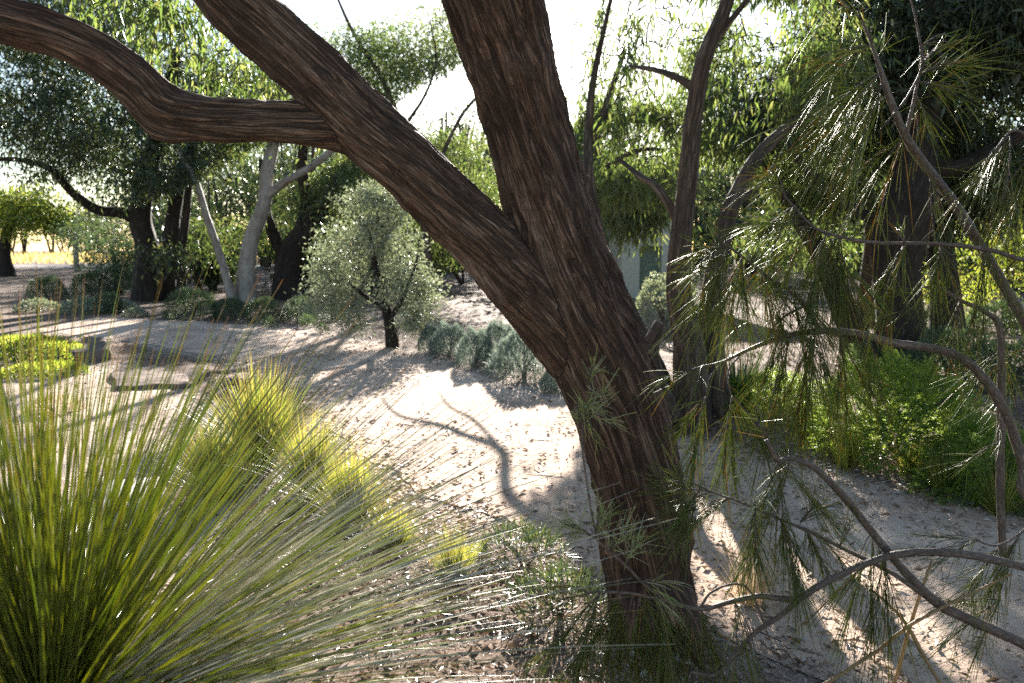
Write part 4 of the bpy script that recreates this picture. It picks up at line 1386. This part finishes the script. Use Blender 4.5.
# ------------------------------------------------------------------ she-oak in the right foreground
def sheoak():
    tb = np.array([1.95, 2.35, 0.0])
    root = thing('sheoak_tree', 'young she-oak reaching in from the right with knobbly branches and drooping needle tufts', 'tree', tb)
    g = Geo()
    tube(g, [tb + np.array([0, 0, -.1]), tb + np.array([.02, 0, .6]), tb + np.array([-.03, .02, 1.4]), tb + np.array([.0, .03, 2.3]), tb + np.array([.04, .0, 3.0])], [.065, .055, .045, .03, .012], 26, 14, .1, 3)
    g.build('trunk', M['twig'], root, tb)

    def tk(z):
        return tb + np.array([-.02, .0, z])

    def branch(rows, start=None, tufts=(), name='branch', nm='needle'):
        P = [at(a, b, Y) for a, b, Y, w in rows]
        R = [wid(w, Y) / 2 for a, b, Y, w in rows]
        if start is not None:
            P = [tk(start)] + P
            R = [R[0] * 1.15] + R
        g = Geo()
        tube(g, P, R, 10 * len(P), 9, .14, int(rng.integers(99)))
        br = g.build(name, M['twig'], root, tb)
        if not tufts:
            return
        g, g2 = Geo(), Geo()
        for (px, py, Y, ddx, ddy, ln, n, spr, drp) in tufts:
            # a tuft: needles leaving a short twig that runs towards (ddx,ddy) in the picture, length ln px
            p0 = at(px, py, Y)
            s = Y / FPX
            d = np.array([ddx, rng.normal() * .25, -ddy])
            d = d / np.linalg.norm(d)
            sl = ln * s
            nt = 3
            for q in range(nt):
                dq = norm(d + rng.normal(size=3) * .35 * (q > 0))
                C, _ = tube(g2, [p0, p0 + dq * sl * .3 + rng.normal(size=3) * .004, p0 + dq * sl * .6 + np.array([0, 0, -.08 * sl])], [.0016, .0013, .0008], 6, 5)
                m = max(4, int(n * .62 / nt))
                t = rng.random(m) ** .8
                B = C[0] + (C[-1] - C[0]) * t[:, None]
                D = dq + rng.normal(size=(m, 3)) * spr * 1.3 + np.array([0, 0, -.12])
                blades(g, B, D, rng.uniform(.35, 1.0, m) * sl * .75, rng.uniform(.0014, .0022, m), drp * rng.uniform(.6, 1.3, m), 5, 3, .55, .06, False)
        build_multi('needles', [(g, M[nm]), (g2, M['twig'])], br, tb)

    # long branch with the horizontal run
    branch([(1035, 500, 2.2, 10), (1022, 460, 2.2, 10), (1003, 408, 2.18, 10), (972, 366, 2.16, 9), (940, 350, 2.14, 8), (895, 343, 2.12, 8), (860, 334, 2.1, 7), (825, 331, 2.08, 7), (785, 336, 2.06, 5), (750, 349, 2.04, 4), (722, 362, 2.02, 3), (700, 367, 2.0, 2.5)], .75,
           [(702, 366, 2.0, -1, .15, 70, 60, .35, .15), (790, 337, 2.06, -.1, 1, 150, 190, .16, .1), (815, 333, 2.08, .0, 1, 165, 230, .15, .1), (840, 333, 2.1, .1, 1, 130, 200, .16, .1), (868, 336, 2.1, .3, 1, 100, 130, .2, .1), (706, 396, 2.02, -.15, 1, 110, 190, .17, .05), (732, 396, 2.02, .05, 1, 110, 190, .18, .05)])
    branch([(820, 331, 2.08, 6), (806, 308, 2.06, 5.5), (790, 290, 2.04, 5), (772, 280, 2.03, 4), (752, 264, 2.0, 3), (736, 252, 1.98, 2.5), (724, 244, 1.97, 2)], None,
           [(730, 250, 1.98, -.5, .9, 95, 230, .4, .2), (742, 258, 1.98, .1, 1, 100, 240, .35, .2), (760, 270, 2.0, .5, .9, 90, 190, .35, .2), (726, 246, 1.97, -1, .1, 60, 60, .4, .2), (722, 246, 1.97, -.2, -.9, 30, 30, .5, 0), (790, 285, 2.04, -.1, 1, 130, 200, .2, .15), (806, 305, 2.06, .0, 1, 110, 120, .2, .1)])
    branch([(786, 286, 2.04, 3.5), (792, 262, 2.04, 3), (803, 245, 2.04, 2), (812, 240, 2.04, 1.5)], None, [])
    branch([(742, 353, 2.04, 2.2), (728, 372, 2.03, 1.8), (731, 396, 2.02, 1.2)], None, [])
    branch([(722, 362, 2.02, 2.0), (710, 378, 2.02, 1.6), (706, 396, 2.02, 1.2)], None, [])
    branch([(806, 305, 2.06, 3), (780, 320, 2.05, 2.2), (762, 345, 2.05, 1.5)], None, [])
    # upper rising branch
    branch([(1060, 385, 2.3, 12), (1022, 318, 2.28, 11), (990, 262, 2.25, 10), (955, 205, 2.22, 10), (925, 165, 2.2, 9), (905, 135, 2.18, 8), (890, 100, 2.16, 7), (882, 75, 2.15, 5), (872, 45, 2.15, 3), (858, 10, 2.15, 2)], 1.15,
           [(884, 70, 2.15, -.8, .5, 115, 143, .4, .3), (888, 95, 2.16, -.9, .7, 130, 154, .3, .35), (884, 80, 2.15, -.4, 1, 150, 143, .25, .2), (870, 45, 2.15, -1, .1, 90, 88, .4, .3), (862, 20, 2.15, -.8, -.3, 80, 55, .45, .3), (876, 60, 2.15, -.3, -1, 60, 33, .4, .1), (905, 135, 2.18, -.6, .9, 130, 82, .3, .3), (930, 175, 2.2, .5, 1, 100, 50, .3, .2)])
    branch([(905, 140, 2.18, 4), (912, 110, 2.16, 3.5), (918, 80, 2.15, 3), (922, 60, 2.14, 2.5), (916, 20, 2.14, 2), (908, -10, 2.14, 1.5)], None,
           [(918, 75, 2.15, 1, -.35, 75, 66, .35, .05), (918, 82, 2.15, 1, .1, 70, 61, .35, .15), (915, 92, 2.15, .5, .9, 70, 61, .4, .2), (920, 66, 2.14, .7, -.9, 60, 33, .3, 0), (922, 45, 2.14, .9, -.6, 60, 16, .3, 0)])
    branch([(918, 78, 2.15, 2.5), (905, 100, 2.14, 2.2), (890, 118, 2.13, 1.6), (880, 130, 2.13, 1)], None, [])
    # thin near-horizontal twig branch
    branch([(1045, 262, 2.05, 5), (990, 250, 2.03, 4.5), (940, 244, 2.0, 4), (880, 243, 1.98, 3.6), (845, 238, 1.97, 3.2), (815, 228, 1.96, 2.6), (795, 208, 1.95, 2), (778, 188, 1.95, 1.5)], 1.45,
           [(785, 196, 1.95, -.5, -.5, 55, 110, .5, .2), (795, 206, 1.95, -.8, .35, 75, 190, .35, .25), (810, 222, 1.96, -.6, .7, 90, 220, .3, .25), (826, 232, 1.96, .0, 1, 105, 260, .25, .15), (840, 236, 1.97, .15, 1, 100, 230, .22, .15), (905, 244, 1.98, -.15, 1, 95, 110, .18, .1), (905, 244, 1.98, .1, -1, 35, 25, .3, 0), (942, 245, 2.0, -.1, 1, 80, 90, .3, .2), (940, 246, 2.0, .5, 1, 70, 50, .35, .2), (985, 250, 2.03, .1, 1, 110, 120, .25, .15)])
    # right margin stem
    branch([(1003, 560, 2.3, 8), (1000, 480, 2.3, 8), (1001, 400, 2.3, 8), (1000, 330, 2.3, 7), (985, 312, 2.3, 5), (960, 300, 2.3, 4), (935, 285, 2.3, 3)], None,
           [(960, 300, 2.3, -.4, 1, 90, 100, .3, .2), (940, 288, 2.3, -.8, .5, 60, 50, .3, .2), (1000, 340, 2.3, .4, .8, 90, 100, .4, .2), (1000, 400, 2.3, -1, .2, 60, 40, .3, .1), (1003, 440, 2.3, -.8, .5, 70, 50, .35, .1), (1000, 350, 2.3, -.7, .8, 80, 60, .35, .1)])
    # lower arching branch
    branch([(1060, 578, 1.95, 9), (1020, 566, 1.92, 9), (975, 556, 1.9, 8.5), (930, 552, 1.88, 8.5), (890, 556, 1.86, 8), (850, 570, 1.84, 7.5), (820, 585, 1.82, 7.5), (796, 599, 1.8, 7.5), (760, 596, 1.78, 6), (730, 602, 1.77, 5.5), (700, 609, 1.76, 5), (665, 601, 1.75, 4), (635, 594, 1.74, 3.2), (600, 592, 1.73, 2.5), (585, 594, 1.72, 2)], .48,
           [(590, 594, 1.72, -1, .2, 60, 70, .3, .25), (600, 593, 1.73, -.4, 1, 110, 210, .25, .15), (620, 593, 1.73, -.15, 1, 125, 260, .2, .1), (640, 595, 1.74, .0, 1, 130, 280, .2, .1), (660, 600, 1.75, .05, 1, 120, 240, .2, .1), (690, 607, 1.76, -.05, 1, 110, 120, .22, .1), (700, 608, 1.76, .3, 1, 100, 100, .25, .1), (735, 602, 1.77, .25, 1, 110, 60, .2, .1)])
    branch([(798, 600, 1.8, 6), (780, 616, 1.79, 5.5), (756, 632, 1.78, 5), (735, 655, 1.76, 5), (715, 674, 1.75, 4.5), (690, 672, 1.74, 4)], None, [(690, 672, 1.74, -.2, 1, 70, 50, .3, .1)])
    branch([(700, 608, 1.76, 3), (712, 592, 1.76, 2.6), (735, 584, 1.76, 2.4), (752, 594, 1.77, 2.2), (770, 640, 1.77, 2)], None, [])
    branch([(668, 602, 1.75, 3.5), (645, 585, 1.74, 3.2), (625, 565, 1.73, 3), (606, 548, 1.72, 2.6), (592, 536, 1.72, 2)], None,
           [(595, 538, 1.72, .3, -1, 60, 90, .45, .05), (610, 552, 1.72, .5, -.8, 55, 60, .4, .1), (592, 536, 1.72, -1, -.5, 55, 50, .35, .1), (625, 565, 1.73, .4, -.7, 55, 60, .35, .1), (640, 582, 1.74, 1, -.3, 60, 50, .3, .3)], nm='sunlit_sprig')
    # upright sprig in front of the leaning trunk
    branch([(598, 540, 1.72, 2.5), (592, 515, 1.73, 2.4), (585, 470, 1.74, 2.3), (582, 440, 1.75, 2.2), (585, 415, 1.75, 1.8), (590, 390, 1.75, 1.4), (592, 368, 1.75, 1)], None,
           [(584, 425, 1.75, .3, -1, 50, 50, .55, 0), (587, 405, 1.75, .5, -.6, 45, 50, .6, .05), (590, 385, 1.75, .1, -1, 40, 40, .5, 0), (586, 415, 1.75, .9, .05, 50, 50, .4, .1), (584, 422, 1.75, -.4, -.7, 35, 30, .5, .05)], nm='sunlit_sprig')
    # lower diagonal branch
    branch([(1060, 662, 2.0, 11), (1022, 643, 1.98, 11), (975, 622, 1.96, 11), (940, 605, 1.94, 10), (905, 572, 1.92, 9), (872, 532, 1.9, 8), (842, 495, 1.88, 8), (815, 468, 1.86, 6.5), (790, 458, 1.85, 5), (778, 460, 1.84, 5), (766, 440, 1.83, 4)], .22,
           [(778, 460, 1.84, .1, 1, 110, 180, .2, .15), (790, 460, 1.85, -.3, 1, 90, 130, .3, .15), (766, 440, 1.83, -.3, -1, 70, 40, .3, 0), (872, 530, 1.9, .1, 1, 140, 130, .15, .1), (885, 548, 1.9, -.1, 1, 150, 150, .15, .1)])
    branch([(925, 596, 1.93, 5), (890, 572, 1.9, 4.5), (850, 552, 1.88, 4), (810, 532, 1.86, 3.5), (770, 515, 1.84, 3), (735, 500, 1.82, 2.4), (705, 490, 1.81, 1.6)], None,
           [(712, 492, 1.81, -.9, -.1, 80, 130, .4, .15), (730, 498, 1.82, -.8, .5, 90, 150, .4, .2), (755, 508, 1.83, -.3, 1, 90, 150, .35, .15), (780, 518, 1.84, .2, 1, 100, 170, .3, .15), (805, 528, 1.86, .5, .9, 90, 150, .35, .2), (800, 522, 1.85, .6, -.6, 60, 60, .4, .1), (700, 488, 1.81, -.3, .9, 70, 60, .3, .1), (840, 546, 1.87, .3, -.9, 60, 30, .3, 0)])
    # thin needles at the right edge
    branch([(1070, 470, 2.0, 4), (1035, 520, 2.0, 3), (1000, 545, 2.0, 2.2), (975, 540, 2.0, 1.5)], .9,
           [(980, 540, 2.0, -1, -.2, 80, 90, .3, .1), (1000, 545, 2.0, -.6, .8, 90, 110, .35, .15), (1020, 535, 2.0, -.3, 1, 110, 120, .3, .1), (1000, 600, 2.0, -.5, .9, 110, 120, .3, .1)])
    branch([(1075, 190, 2.1, 5), (1040, 150, 2.1, 4), (1015, 130, 2.1, 2.5), (995, 150, 2.1, 1.8)], 1.9,
           [(1010, 135, 2.1, -.3, 1, 120, 120, .3, .2), (1035, 150, 2.1, -.1, 1, 140, 150, .25, .15), (1000, 145, 2.1, -.8, .8, 80, 60, .35, .2)])
sheoak()

# dry stalks crossing in the lower right
GK = 'dry stalks crossing under the she-oak'
for lab, rows in (('straw-coloured stalk rising steeply at the crossing under the she-oak', [(890, 700, 1.9, 4), (912, 620, 1.92, 4), (932, 560, 1.94, 3)]),
                  ('long straw-coloured stalk slanting up to the right at the crossing', [(840, 675, 1.88, 4), (915, 622, 1.9, 4), (1012, 574, 1.95, 3)]),
                  ('straw-coloured stalk slanting down to the right at the crossing', [(872, 590, 1.96, 3), (905, 622, 1.93, 4), (945, 690, 1.88, 4)])):
    P = [at(a, b, Y) for a, b, Y, w in rows]
    d = P[-1] - P[0]
    lo = P[0] if P[0][2] < P[-1][2] else P[-1]
    hi = P[-1] if lo is P[0] else P[0]
    foot = lo + (lo - P[1]) / max(np.linalg.norm(lo - P[1]), 1e-6) * 0.0
    dirn = lo - hi
    ext = lo + dirn * (lo[2] / max(-dirn[2], .05))
    g = Geo()
    tube(g, [ext, lo, P[1], hi], [wid(4, 1.9) / 2, wid(4, 1.9) / 2, wid(4, 1.9) / 2, wid(2.5, 1.9) / 2], 20, 7, .05, 2)
    tag(g.build('dry_stalk', M['straw'], None, None), lab, 'stalk', GK)
